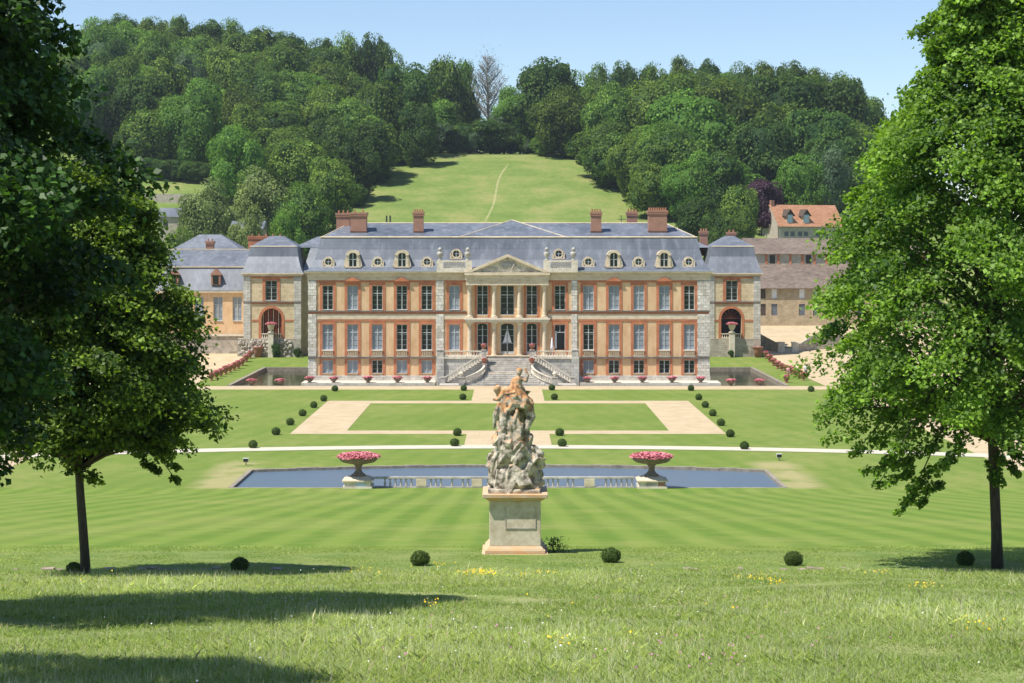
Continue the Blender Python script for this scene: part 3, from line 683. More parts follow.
b.add(top+[(RL, RYc, RZ), (RR, RYc, RZ)], [(0, 1, 5, 4), (2, 3, 4, 5), (1, 2, 5), (3, 0, 4)])
rf = b.build('roof', 'slate', ch)
b = MB()
b.add([(PX(459, top[0][1]), top[0][1]-.12, BZ+.06), (PX(566, top[0][1]), top[0][1]-.12, BZ+.06), (PX(512, RYc), RYc, RZ+.45), (PX(459, top[0][1]), top[0][1]+.3, BZ), (PX(566, top[0][1]), top[0][1]+.3, BZ), (PX(512, RYc), RYc, RZ-.2)],
      [(0, 1, 2), (0, 2, 5, 3), (1, 4, 5, 2)])
b.build('central_roof_slope', 'slate', ch)
b = MB()
for i in range(4):
    a, c_ = Vector(top[i]), Vector(top[(i+1) % 4]); b.tube([a+Vector((0, 0, .03)), c_+Vector((0, 0, .03))], [.13, .13], 6)
b.tube([(RL, RYc, RZ), (RR, RYc, RZ)], [.1, .1], 6)
for a, c_ in ((top[0], (RL, RYc, RZ)), (top[3], (RL, RYc, RZ)), (top[1], (RR, RYc, RZ)), (top[2], (RR, RYc, RZ)), ((PX(459, top[0][1]), top[0][1]-.12, BZ+.06), (PX(512, RYc), RYc, RZ+.45)), ((PX(566, top[0][1]), top[0][1]-.12, BZ+.06), (PX(512, RYc), RYc, RZ+.45))): b.tube([a, c_], [.07, .07], 6)
b.build('roof_flashing', 'cornice_stone', ch)
b = MB(); b.box(XL-.6, fx(437), FY-.62, FY-.3, EZ-.02, EZ+.12).box(fx(577), XR+.6, FY-.62, FY-.3, EZ-.02, EZ+.12); b.build('gutter', 'lead', ch)
def roof_y(z):   # front face position of the mansard at height z
    h_ = z-EZ
    for (i0, h0), (i1, h1) in zip(prof, prof[1:]):
        if h0 <= h_ <= h1: return FY-.55+1.2*lerp(i0, i1, (h_-h0)/(h1-h0))
    return FY-.55+1.2*2.4
def oeil(x, zc, r=.50, arched=True, scale=1.0):
    b = MB(); yf = roof_y(zc-r)-.12; n_ = 20
    ro, ri = r*1.42, r*.92
    for k_ in range(n_):
        a0, a1 = 2*math.pi*k_/n_, 2*math.pi*(k_+1)/n_
        p_ = lambda rr, a, y: (x+rr*math.cos(a), y, zc+rr*math.sin(a))
        b.add([p_(ri, a0, yf), p_(ro, a0, yf), p_(ro, a1, yf), p_(ri, a1, yf), p_(ri, a0, yf+.25), p_(ro, a0, yf+1.5), p_(ro, a1, yf+1.5), p_(ri, a1, yf+.25)],
              [(0, 1, 2, 3), (1, 5, 6, 2), (0, 3, 7, 4)])
    b.box(x-r*1.7, x+r*1.7, yf-.05, yf+.6, zc-r*1.55, zc-r*1.2)
    for s_ in (-1, 1): b.box(x+s_*r*1.5-.12, x+s_*r*1.5+.12, yf, yf+1.2, zc-r*1.2, zc+r*.2)
    f = b.build('dormer', 'cornice_stone', ch)
    b = MB(); b.box(x-.05, x+.05, yf+.1, yf+.16, zc-ri, zc+ri).box(x-ri, x-.05, yf+.1, yf+.16, zc-.04, zc+.04).box(x+.05, x+ri, yf+.1, yf+.16, zc-.04, zc+.04); b.build('frame', 'frame_paint', f)
    b = MB(); b.prism_y([(x+ri*math.cos(a), zc+ri*math.sin(a)) for a in np.linspace(0, 2*math.pi, 20, endpoint=False)], yf+.18, yf+.24); b.build('pane', 'glass', f)
def dormer(x, zb_, zt_, hw=.55):
    yf = roof_y(zb_)-.3; b = MB()
    for s_ in (-1, 1):
        a, c_ = sorted((x+s_*hw, x+s_*(hw+.35))); b.box(a, c_, yf, yf+2.2, zb_, zt_-.85)
        a, c_ = sorted((x+s_*(hw+.35), x+s_*(hw+.75))); b.frustum((a, c_, yf+.1, yf+.5), zb_, ((a if s_ > 0 else c_-.12), (a+.12 if s_ > 0 else c_), yf+.1, yf+.5), zt_-1.1)
    A = np.linspace(0, math.pi, 13); ro, ri = hw+.42, hw
    zc = zt_-.75
    pts = [(x+ro*math.cos(a), zc+.72*math.sin(a)) for a in A]+[(x+ri*math.cos(a), zc-.08+.42*math.sin(a)) for a in A[::-1]]
    for k_ in range(12):
        q = [pts[k_], pts[k_+1], pts[24-k_], pts[25-k_]]; b.prism_y(q, yf-.12, yf+2.6)
    b.box(x-hw-.55, x+hw+.55, yf-.1, yf+.5, zb_-.15, zb_+.02)
    f = b.build('dormer', 'cornice_stone', ch)
    b = MB(); b.box(x-.07, x+.07, yf+.12, yf+.18, zb_+.02, zc+.3).box(x-hw, x-.07, yf+.12, yf+.18, zb_+.95, zb_+1.04).box(x+.07, x+hw, yf+.12, yf+.18, zb_+.95, zb_+1.04)
    b.box(x-hw, x-hw+.07, yf+.12, yf+.18, zb_+.02, zc).box(x+hw-.07, x+hw, yf+.12, yf+.18, zb_+.02, zc)
    b.build('frame', 'frame_paint', f)
    b = MB(); b.box(x-hw+.02, x+hw-.02, yf+.2, yf+.26, zb_+.02, zc+.3); b.build('pane', 'glass', f)
for i in (0, 2, 4, 10, 12, 14): oeil(fx(BAYS[i]), fz(261.8), .5)
for i in (1, 3, 11, 13): dormer(fx(BAYS[i]), fz(266.6), fz(249.8))
for i in (5, 9): oeil(fx(BAYS[i]+(1.5 if i == 5 else -1)), fz(253.8), .5)
# attic balustrades with urns
for a, c_ in ((437, 472), (543.5, 577.5)):
    b = MB(); y0 = FY-.9; b.box(fx(a), fx(c_), y0, FY+.9, fz(272.4), fz(268)); b.box(fx(a), fx(c_), y0+.05, FY+.0, fz(262), fz(260.3))
    for q in (a, c_-6.5): b.box(fx(q), fx(q+6.5), y0+.03, FY+.02, fz(268), fz(262))
    for k_ in range(11): xx = lerp(fx(a+7.5), fx(c_-7.5), (k_+.5)/11); b.lathe((xx, y0+.35), [(.09, 0), (.05, .12), (.1, .34), (.05, .6), (.09, .84)], 8, fz(268))
    b.build('attic_balustrade', 'pale_stone', ch)
    for q in (a+3.2, c_-4.2):
        b = MB(); b.lathe((fx(q), y0+.4), [(.3, 0), (.3, .12), (.14, .2), (.14, .35), (.36, .6), (.44, .95), (.40, 1.1), (.18, 1.22), (.2, 1.35), (.32, 1.5), (.2, 1.68), (.05, 1.85)], 14, fz(260.3)); b.build('roof_urn', 'grey_stone', ch, True)
# chimneys: parts of the roof
def chimney(par, x0, x1, y0, y1, z0, z1, pots=5, mat='dark_brick'):
    b = MB(); b.box(x0, x1, y0, y1, z0, z1-.3); b.box(x0-.08, x1+.08, y0-.08, y1+.08, z0+(z1-z0)*.18, z0+(z1-z0)*.18+.12)
    b.box(x0-.12, x1+.12, y0-.12, y1+.12, z1-.55, z1-.4).box(x0-.15, x1+.15, y0-.15, y1+.15, z1-.3, z1)
    c_ = b.build('chimney', mat, par)
    w_ = (x1-x0)
    for k_ in range(pots): b = MB(); b.lathe((x0+w_*(k_+.5)/pots, (y0+y1)/2), [(.13, 0), (.12, .35), (.15, .38), (.1, .4)], 8, z1); b.build('chimney_pot', 'orange_tile', c_)
    return c_
CYY = FY+5.5
def cq(px): return PX(px, CYY)
chimney(rf, cq(351), cq(367), CYY-1, CYY+.6, BZ+.3, PZ(212.5, CYY), 2)
chimney(rf, PX(336.7, FY+8), PX(350, FY+8), FY+7.5, FY+9, BZ, PZ(213, FY+8), 3)
chimney(rf, cq(413.7), cq(423.7), CYY-1, CYY, BZ+.3, PZ(212, CYY), 4)
chimney(rf, cq(590.7), cq(601), CYY-1, CYY, BZ+.3, PZ(212, CYY), 4)
chimney(rf, cq(648), cq(666.5), CYY-1, CYY+.6, BZ+.3, PZ(210.5, CYY), 8)
chimney(rf, PX(626.5, FY+14), PX(637, FY+14), FY+13, FY+14, BZ, PZ(212, FY+14), 4)
b = MB()
for q in (386.5, 390): b.tube([(PX(q, FY+9), FY+9.3, RZ-.3), (PX(q, FY+9), FY+9.3, RZ+1.1)], [.12, .12], 8)
b.build('vent_pipe', 'dark_metal', rf)
b = MB(); xx = PX(621, FY+14); b.tube([(xx, FY+13.5, RZ-1.5), (xx, FY+13.5, RZ+1.2)], [.05, .05], 6); b.tube([(PX(618, FY+14), FY+13.5, PZ(219.5, FY+14)), (PX(626, FY+14), FY+13.5, PZ(219.5, FY+14))], [.05, .05], 6); b.build('iron_railing', 'dark_metal', rf)
# terrace slab in front of the walls (part of the setting)
b = MB(); b.box(fx(305), fx(436), 245.2, FY-.26, -.9, 0).box(fx(578.5), fx(717), 245.2, FY-.26, -.9, 0)
tag(b.build('terrace', 'pale_stone'), kind='structure')
b = MB(); b.box(-37, 37, 240, 275, -.8, -.5); tag(b.build('water', 'moat_water'), kind='structure')
k = thing('moat_wall', (0, 275, 0), 'stone edging wall round the green moat of the palace', 'wall')
b = MB(); b.box(-37.5, 37.5, 274.8, 275.3, -1.2, .12).box(-37.5, -37, 240.4, 274.8, -1.2, .12).box(37, 37.5, 240.4, 274.8, -1.2, .12).box(-37.5, 37.5, 239.6, 240, -1.2, .05)
b.build('coping', 'ashlar_kerb', k)

# ------------------------------------------------------------------ perron
TS = thing('grand_staircase', (0, 246, 0), 'double stone staircase with balustrades rising to the central doors of the palace', 'staircase')
TZ = PZ(357, 246); TX0, TX1 = PX(437, 246), PX(578.5, 246); SXL, SXR = PX(486, 246), PX(530, 246)
for a_, c_ in ((TX0, SXL), (SXR, TX1)):
    b = MB(); b.box(a_, c_, 246, FY-.26, -.9, TZ); b.build('terrace_wall', 'ashlar', TS)
    b = MB(); b.box(a_-.05, c_+.05, 245.85, 245.99, TZ-.25, TZ+.02); b.build('terrace_edge', 'pale_stone', TS)
b = MB(); n_ = 15; sh = TZ/n_
for k_ in range(n_):
    f_ = k_/(n_-1); yy = lerp(240.9, 248.2, f_); hw = 3.05 if f_ > .38 else lerp(4.9, 3.05, (f_/.38)**.6); cx_ = PX(508, 246)
    y2 = lerp(240.9, 248.2, (k_+1)/(n_-1)) if k_ < n_-1 else FY-.26
    if k_ >= 6: yy += .9*(1-(k_-6)/(n_-6)) if k_ > 6 else 0; y2 += .9*(1-(k_-5)/(n_-6)) if k_ < n_-1 else 0
    b.box(cx_-hw-.002*k_, cx_+hw+.002*k_, yy, y2, -.9, (k_+1)*sh)
b.build('steps', 'grey_stone', TS)
for k_, yy in ((5, 244.0), (n_-1, 248.3)): b = MB(); b.box(cx_-3.1, cx_+3.1, yy-.3, yy+.5, (k_+1)*sh-.06, (k_+1)*sh+.03); b.build('landing', 'cornice_stone', TS)
# side flights going down outwards in front of the terrace wall
for s_ in (-1, 1):
    b = MB(); xo = PX(508, 246); n_ = 14
    for k_ in range(n_):
        xa = xo+s_*lerp(8.4, 3.1, k_/n_); xb = xo+s_*lerp(8.4, 3.1, (k_+1)/n_); b.box(min(xa, xb), max(xa, xb), 244.6, 245.98, -.5, TZ*.93*(k_+1)/n_)
    b.build('side_steps', 'grey_stone', TS)
    b = MB(); b.box(min(xo+s_*3.2, xo+s_*9.2), max(xo+s_*3.2, xo+s_*9.2), 240.6, 244.58, -.6, .04); b.build('landing', 'grey_stone', TS)
def balus(par, pts, hgt=.85, step=.36, mat='pale_stone', end_h=None):
    P = [Vector(q) for q in pts]; b = MB(); rail = MB()
    for a, c_ in zip(P, P[1:]):
        L = (c_-a).length; n_ = max(1, int(L/step)); dr = (c_-a)
        side = Vector((-dr.y, dr.x, 0)).normalized()*.13
        for z0, z1 in ((0, .12), (hgt-.14, hgt)):
            vs = []
            for q in (a, c_):
                for sg in (1, -1):
                    for zz in (z0, z1): vs.append(q+side*sg+Vector((0, 0, zz)))
            rail.add(vs, [(0, 1, 5, 4), (2, 6, 7, 3), (0, 4, 6, 2), (1, 3, 7, 5), (0, 2, 3, 1), (4, 5, 7, 6)])
        for k_ in range(n_):
            q = a+dr*(k_+.5)/n_; s_ = (hgt-.26)/.6
            b.lathe((q.x, q.y), [(r__*.95, z_*s_) for r__, z_ in BAL], 8, q.z+.12)
    r__ = rail.build('balustrade', mat, par); b.build('balusters', mat, r__, True)
def pier(par, x, y, z, hgt=1.05, hw=.3):
    b = MB(); b.box(x-hw, x+hw, y-hw, y+hw, z, z+hgt-.12); b.box(x-hw-.06, x+hw+.06, y-hw-.06, y+hw+.06, z+hgt-.12, z+hgt); b.build('pier', mat_p, par, bevel=.015)
mat_p = 'grey_stone'
for s_ in (-1, 1):
    xo = PX(508, 246); xe = (TX0+.45) if s_ < 0 else (TX1-.45)
    balus(TS, [(xe, 246.25, TZ), (xo+s_*3.35, 246.25, TZ)])
    pier(TS, xe, 246.3, TZ, 1.0, .45); pier(TS, xo+s_*3.3, 246.2, TZ, 1.0)
    b = MB(); b.box(xe-.5, xe+.5, 245.6, 245.98, -.5, TZ); b.build('corner_pier', 'ashlar', TS)
    balus(TS, [(xo+s_*3.3, 244.45, TZ-.1), (xo+s_*8.6, 244.45, .05)], step=.4)
    arcp = [(xo+s_*(3.2+2.9*(1-math.cos(u*math.pi/2))), 244.2-3.3*math.sin(u*math.pi/2)**.9, lerp(1.75, .15, u)) for u in np.linspace(0, 1, 8)]
    balus(TS, arcp, step=.34); b = MB()
    for a, c_ in zip(arcp, arcp[1:]): b.add([(a[0], a[1], -.5), (c_[0], c_[1], -.5), c_, a, (a[0], a[1]+.2, -.5), (c_[0], c_[1]+.2, -.5), (c_[0], c_[1]+.2, c_[2]), (a[0], a[1]+.2, a[2])], [(0, 1, 2, 3), (4, 7, 6, 5), (3, 2, 6, 7)])
    b.build('stair_wall', 'grey_stone', TS)
    pier(TS, arcp[-1][0]+s_*.15, arcp[-1][1]-.05, -.1, 1.25, .36); pier(TS, arcp[0][0], arcp[0][1], 0, 2.7, .3); pier(TS, xo+s_*8.8, 244.4, -.3, 1.2, .3)
    bb = MB(); ax, ay = arcp[-1][0]+s_*.15, arcp[-1][1]-.05; bb.lathe((ax, ay), [(.16, 0), (.1, .1), (.3, .35), (.34, .5), (.2, .62), (.08, .72)], 12, 1.15); bb.build('finial', 'pale_stone', TS, True)

# ------------------------------------------------------------------ potted flowers
def make_pot(name, mat, loc, label, group, r=.42, h=.62, fr=.52, fh=.3, n=420):
    t_ = thing(name, loc, label, 'planter', group); x, y, z = loc
    b = MB(); b.lathe((x, y), [(r*.62, 0), (r*.62, h*.08), (r*.38, h*.14), (r*.36, h*.24), (r*.6, h*.34), (r*.86, h*.62), (r*.95, h*.88), (r*1.1, h*.93), (r*1.1, h), (r*.9, h), (r*.85, h*.93)], 14, z); b.build('urn', mat, t_, True)
    b = MB(); flower_mound(b, (x, y, z+h), fr, fh, n, .13, 3); b.build('flowers', 'pink_flower', t_)
    return t_
slabs = [309.7, 333.7, 368, 397.5, 427.4, 587, 614.6, 642.4, 672, 700.7]
proto = None
for i, px in enumerate(slabs):
    Y = 246.0; loc = (PX(px, Y), Y, 0); side = 'left' if i < 5 else 'right'; n_ = i+1 if i < 5 else i-4
    lab = f'stone urn of pink flowers on the {side} terrace slab, {ORDF[n_-1]} of five from the left'
    if proto is None: proto = make_pot('flower_urn', 'urn_stone', loc, lab, 'flower urns on the terrace slab', .55, .6, .72, .26, 520); kp = kidlist(proto)
    else: copy_thing(proto, kp, loc, lab, rnd.uniform(0, 6), rnd.uniform(.92, 1.08))
for i, (px, lab) in enumerate(((251.6, 'shallow stone bowl of pink flowers before the left moat pool, left one'), (280, 'shallow stone bowl of pink flowers before the left moat pool, right one'), (730.8, 'shallow stone bowl of pink flowers before the right moat pool, left one'), (759.8, 'shallow stone bowl of pink flowers before the right moat pool, right one'))):
    copy_thing(proto, kp, (PX(px, 240.3), 240.3, .05), lab, i, (1.0, 1.0, 1.05), 'flower bowls along the moat edge')
proto = make_pot('flower_pot', 'terracotta', (41, 250, ground(41, 250)), 'terracotta pot of pink flowers, nearest in the right-hand row beside the bank', 'terracotta pots in rows beside the moat banks', .46, .95, .38, .18, 260)
kp = kidlist(proto); rows = 10
for s_, sn in ((1, 'right'), (-1, 'left')):
    for i in range(rows):
        if s_ == 1 and i == 0: continue
        Y = 249.5+i*4.0; x = s_*(41.1-.02*i)
        nm_ = 'nearest' if i == 0 else ('farthest' if i == rows-1 else ORD[i])
        copy_thing(proto, kp, (x, Y, ground(x, Y)+.05), f'terracotta pot of pink flowers, {nm_} in the {sn}-hand row beside the bank', rnd.uniform(0, 6), rnd.uniform(.9, 1.1))
copy_thing(proto, kp, (PX(786.5, 245.5), 245.5, 0), 'lone terracotta pot of pink flowers on the grass beside the right pool corner', 1, 1)
for s_, sn in ((-1, 'left'), (1, 'right')):
    t_ = thing('planter_tub', (s_*39.9, 290.5, ground(40, 290.5)), f'large empty brown tub at the top of the {sn} bank beside the pavilion', 'planter', 'brown tubs by the pavilions')
    b = MB(); b.lathe((s_*39.9, 287.2), [(.5, 0), (.65, .9), (.8, 1.5), (.86, 1.55), (.86, 1.65), (.7, 1.6)], 14, ground(40, 287)); b.build('tub', 'terracotta', t_, True)
    t_.location = (s_*39.9, 287.2, ground(40, 287)); 
    for q in KIDS(t_): q.data.transform(Matrix.Translation(Vector((0, 290.5-287.2, ground(40, 290.5)-ground(40, 287)))))
    for j, (px_, zz) in enumerate(((486.5 if s_ < 0 else 529, 2.75), (485 if s_ < 0 else 531.5, 3.9+.55))):
        Y = 244.2 if j == 0 else 246.2; x = PX(508, 246)+s_*(3.2 if j == 0 else 3.3)
        z_ = 2.7 if j == 0 else TZ+1.0
        copy_thing(proto, kp, (x, Y, z_), f'pot of pink flowers on the {"lower" if j == 0 else "upper"} stair pier {sn} of the central steps', j, (.9, .9, .7), 'flower pots on the staircase piers')

# parasol and table on the terrace
t_ = thing('closed_parasol', (PX(552, 247.5), 247.5, TZ), 'closed white parasol standing on the terrace beside the open door', 'parasol'); x = PX(552, 247.5)
b = MB(); b.tube([(x, 247.5, TZ), (x, 247.5, TZ+2.3)], [.03, .03]); b.build('pole', 'frame_paint', t_)
b = MB(); b.lathe((x, 247.5), [(.10, .9), (.24, .95), (.2, 1.3), (.13, 1.9), (.03, 2.6)], 10, TZ); b.build('canopy', 'curtain', t_, True)
for i, px in enumerate((556.5, 562.5)):
    x = PX(px, 247.3); t_ = thing('garden_table', (x, 247.3, TZ), f'small white round garden table, {"nearer" if i == 0 else "farther"} one from the closed parasol', 'table', 'tables on the terrace')
    b = MB(); b.lathe((x, 247.3), [(.42, 0), (.42, .04)], 16, TZ+.72); b.build('table_top', 'white_metal', t_)
    for a in range(3): b = MB(); b.tube([(x+.3*math.cos(a*2.1), 247.3+.3*math.sin(a*2.1), TZ), (x+.1*math.cos(a*2.1), 247.3+.1*math.sin(a*2.1), TZ+.72)], [.02, .02]); b.build('leg', 'white_metal', t_)

# ------------------------------------------------------------------ side pavilions
def hip(b, x0, x1, y0, y1, z0, z1, inset):
    ym = (y0+y1)/2; b.add([(x0, y0, z0), (x1, y0, z0), (x1, y1, z0), (x0, y1, z0), (x0+inset, ym, z1), (x1-inset, ym, z1)], [(0, 1, 5, 4), (2, 3, 4, 5), (1, 2, 5), (3, 0, 4), (0, 3, 2, 1)])
PVY = 288.0
def pz(py): return PZ(py, PVY)
def ppx(px): return PX(px, PVY)
for sn, L, R_, WX, AX, AW in (('left', 243.7, 300.9, 271.3, 271.5, 10.3), ('right', 707.5, 760.3, 731.8, 731.4, 10.3)):
    x0, x1, wx, ax = ppx(L), ppx(R_), ppx(WX), ppx(AX); aw = AW/2*PVY/F*2/2*1.0
    aw = 10.2*PVY/F
    pv = thing('pavilion', ((x0+x1)/2, PVY, 0), f'square ochre pavilion with arched {"red-curtained" if sn=="left" else "dark"} loggia and grey mansard roof {sn} of the palace', 'pavilion', 'twin pavilions beside the palace')
    b = MB(); zb_, zt_ = pz(338.5), pz(276); ztop_arch = pz(308.5)
    hs = [(wx-.95, wx+.95, pz(300.5), pz(280.5)), (ax-aw, ax+aw, zb_, ztop_arch)]
    holed(b, x0, x1, zb_-.05, zt_, PVY, 1.2, [hs[0], hs[1]])
    # arch spandrels
    zsp = ztop_arch-aw
    for s_ in (-1, 1):
        arcs = [(ax+s_*aw*math.cos(a), zsp+aw*math.sin(a)) for a in np.linspace(0, math.pi/2, 9)]
        for (xa, za), (xb, zbb) in zip(arcs, arcs[1:]): b.add([(xa, PVY, za), (xb, PVY, zbb), (xb, PVY, ztop_arch), (xa, PVY, ztop_arch)], [(0, 1, 2, 3)]); b.add([(xa, PVY, za), (xb, PVY, zbb), (xb, PVY+1.2, zbb), (xa, PVY+1.2, za)], [(0, 1, 2, 3)])
    for xx in (x0, x1): b.add([(xx, PVY, -.5), (xx, PVY+12, -.5), (xx, PVY+12, zt_), (xx, PVY, zt_)], [(0, 1, 2, 3)])
    b.build('wall', 'ochre_ashlar', pv)
    b = MB(); b.box(ax-aw-1, ax+aw+1, PVY+3.6, PVY+3.7, zb_, ztop_arch+.5).box(ax-aw-1, ax-aw-.9, PVY+1.21, PVY+3.6, zb_, ztop_arch+.5).box(ax+aw+.9, ax+aw+1, PVY+1.21, PVY+3.6, zb_, ztop_arch+.5).box(ax-aw-1, ax+aw+1, PVY+1.21, PVY+3.7, ztop_arch+.5, ztop_arch+.6); b.build('loggia', 'red_wood' if sn == 'left' else 'interior_dark', pv)
    if sn == 'left':
        for k_ in range(8):
            xx = ax-aw+(k_+.5)*2*aw/8; b = MB(); b.tube([(xx, PVY+.9, zb_), (xx, PVY+.9, ztop_arch-.2)], [.09, .09], 6); b.build('curtain_fold' if k_ % 2 else 'post', 'red_wood' if k_ % 2 else 'cornice_stone', pv)
    else:
        b = MB(); b.box(ax-aw, ax+aw, PVY+1.0, PVY+1.05, zsp-.05, zsp+.05); 
        for a in np.linspace(.3, math.pi-.3, 6): b.tube([(ax, PVY+1.02, zsp), (ax+aw*math.cos(a), PVY+1.02, zsp+aw*math.sin(a))], [.04, .04], 5)
        b.build('fanlight', 'red_wood', pv)
    b = MB()
    for s_ in (-1, 1):
        a, c_ = sorted((wx+s_*.95, wx+s_*1.4)); b.box(a, c_, PVY-.08, PVY-.002, pz(302), pz(278.3))
        a, c_ = sorted((ax+s_*aw, ax+s_*(aw+.42))); b.box(a, c_, PVY-.08, PVY-.002, zb_, zsp)
        a, c_ = sorted((ax+s_*(aw+.42), x0 if s_ < 0 else x1)); b.box(a, c_, PVY-.06, PVY-.002, pz(321.5), pz(319.6))
    b.box(wx-.95, wx+.95, PVY-.08, PVY-.002, pz(280.4), pz(278.3)); b.box(x0, x1, PVY-.09, PVY-.002, pz(304), pz(302.6))
    b.box(x0, x1, PVY-.09, PVY-.003, pz(278.2), pz(276.6))
    A = np.linspace(0, math.pi, 15)
    for a0, a1 in zip(A, A[1:]):
        q = [(ax+rr*math.cos(a), zsp+rr*math.sin(a)) for rr, a in ((aw, a0), (aw+.42, a0), (aw+.42, a1), (aw, a1))]; b.prism_y(q, PVY-.08, PVY-.002)
    b.build('brick_surround', 'brick', pv)
    b = MB(); b.box(x0-.1, x1+.1, PVY-.2, PVY-.001, pz(302.5), pz(301.4)); b.build('string_course', 'string_stone', pv)
    for xa, xb in ((x0-.02, x0+1.1), (x1-1.1, x1+.02)): b = MB(); b.box(xa, xb, PVY-.12, PVY-.003, -.3, pz(276.7)); b.build('quoin', 'ashlar', pv)
    window(pv, wx, .93, pz(300.4), pz(280.6), PVY+.2, 'u', False)
    b = MB(); b.box(x0-.2, x1+.2, PVY-.2, PVY+12.2, pz(276), pz(274.3)).box(x0-.45, x1+.45, PVY-.45, PVY+12.45, pz(274.2), pz(273)); b.build('cornice', 'cornice_stone', pv)
    e0, e1 = x0-.45, x1+.45; z1_, z2_, z3_ = pz(273), PZ(246.5, PVY+2), PZ(236, PVY+6)
    b = MB(); li = ppx(252.5)-e0 if sn == 'left' else .8*.16*10
    steps_ = [(0, 0, 0), (.3, .25, .1), (.7, .9, .35), (1.0, 1.7, .62), (1.25, 2.0, 1)]
    vs = []; fs = []
    for fx_, fy_, fz_ in steps_: ii = fx_*1.0; vs += [(e0+ii, PVY-.45+fy_*.95, lerp(z1_, z2_, fz_)), (e1-ii, PVY-.45+fy_*.95, lerp(z1_, z2_, fz_)), (e1-ii, PVY+12.45-fy_, lerp(z1_, z2_, fz_)), (e0+ii, PVY+12.45-fy_, lerp(z1_, z2_, fz_))]
    for q in range(4):
        for e in range(4): fs.append((q*4+e, q*4+(e+1) % 4, (q+1)*4+(e+1) % 4, (q+1)*4+e))
    b.add(vs, fs); hip(b, e0+1.25, e1-1.25, PVY+1.5, PVY+10.5, z2_, z3_, 2.6); prf = b.build('roof', 'pale_slate', pv)
    b = MB(); b.tube([(e0+1.25, PVY+1.47, z2_), (e1-1.25, PVY+1.47, z2_)], [.1, .1], 6); b.build('roof_flashing', 'cornice_stone', pv)
    # rough stone base below the loggia
    b = MB(); r_ = random.Random(5); n_ = 40; 
    b.box(x0-.3 if sn == 'right' else x0-1.0, x1+.02, PVY-.25, PVY+1.19, -.5, zb_-.01)
    b.build('base_wall', 'rubble_wall', pv)
    b = MB(); r_ = random.Random(4)
    for k_ in range(130 if sn == 'left' else 0):
        xx = r_.uniform(x0-.6, x1-1.6); zz = r_.uniform(.6, zb_-.3); b.ellip((xx, PVY-.3, zz), (r_.uniform(.15, .45), .3, r_.uniform(.15, .4)), 6, 5)
    if sn == 'left': b.build('rockwork', 'rubble', pv)
    zs = zb_+.02
    balus(pv, [(ax-aw, PVY-.0, zs), (ax+aw, PVY-.0, zs)], .8, .34)
    # ornamental vase with flowers in the loggia
    t_ = thing('pedestal', (ax, PVY-.7, .9), f'plain stone pedestal in front of the {sn} pavilion loggia', 'pedestal', 'pedestals before the pavilion loggias')
    b = MB(); b.box(ax-.42, ax+.42, PVY-1.1, PVY-.28, .7, zs+.9).box(ax-.5, ax+.5, PVY-1.18, PVY-.26, zs+.9, zs+1.05); b.build('shaft', 'pale_stone', t_)
    make_pot('flower_vase', 'pale_stone', (ax, PVY-.7, zs+1.05), f'tall pale vase with bright pink flowers in the {sn} pavilion arch', 'vases in the pavilion arches', .6, 1.2, .95, .4, 700)
# chimneys by the right pavilion belong to the linking wings
for sn, x0, x1 in (('left', -33.2, -22), ('right', 22, 31.1)):
    lw = thing('linking_wing', ((x0+x1)/2, 291, 0), f'narrow brick linking wing glimpsed between the palace and the {sn} pavilion', 'building', 'linking wings beside the palace')
    b = MB(); holed(b, x0, x1, -.5, pz(276), 291, .3, []); b.box(x0, x1, 291.4, 305, -.5, pz(276)); b.build('wall', 'ochre_ashlar', lw)
    b = MB()
    for q in range(4): xx = lerp(x0, x1, (q+.5)/4); b.box(xx-.4, xx+.4, 290.92, 290.998, 1, pz(277))
    b.build('brick_pilaster', 'brick', lw)
    b = MB(); b.box(x0-.1, x1+.1, 290.5, 305.3, pz(276), pz(273)); b.build('cornice', 'cornice_stone', lw)
    b = MB(); b.frustum((x0, x1, 290.6, 305), pz(273), (x0+1, x1-1, 293.5, 302), PZ(248, 293)); hip(b, x0-2, x1+2, 294, 306, PZ(247.6, 294), PZ(236.5, 300), 3.5); b.build('roof', 'pale_slate', lw)
    if sn == 'right':
        chimney(lw, PX(699.5, 300), PX(707, 300), 299, 300, 17, PZ(231, 300), 3); chimney(lw, PX(727, 300), PX(735, 300), 299, 300, 19, PZ(232, 300), 2)
    else: chimney(lw, PX(249, 312), PX(284, 312), 311, 312.5, 14, PZ(236, 312), 5, 'brick')

# left long wing
lw = thing('stable_wing', (-55, 293, 0), 'long ochre service wing with two-tier grey slate roof left of the left pavilion', 'building')
WY = 293.0
def wz(py): return PZ(py, WY)
x0, x1 = -70, PX(246, WY)
hs = []
for px in (237.2, 218, 199, 180, 161): xx = PX(px, WY); hs.append((xx-.75, xx+.75, wz(321), wz(297)))
b = MB(); holed(b, x0, x1, wz(336), wz(291), WY, .3, hs); b.box(x0, x1, WY+.4, WY+12, 0, wz(291)); b.build('wall', 'ochre', lw)
b = MB(); b.box(x0, x1, WY-.3, WY-.002, -.3, wz(336)); b.build('base_wall', 'rubble_wall', lw)
b = MB(); b.box(x0, x1, WY-.5, WY-.31, wz(336), wz(334)).box(x0, x1, WY-.45, WY+.38, wz(292.5), wz(290.5)); b.build('cornice', 'pale_stone', lw)
for h in hs: window(lw, (h[0]+h[1])/2, .75, h[2], h[3], WY+.15, 'u', True)
b = MB()
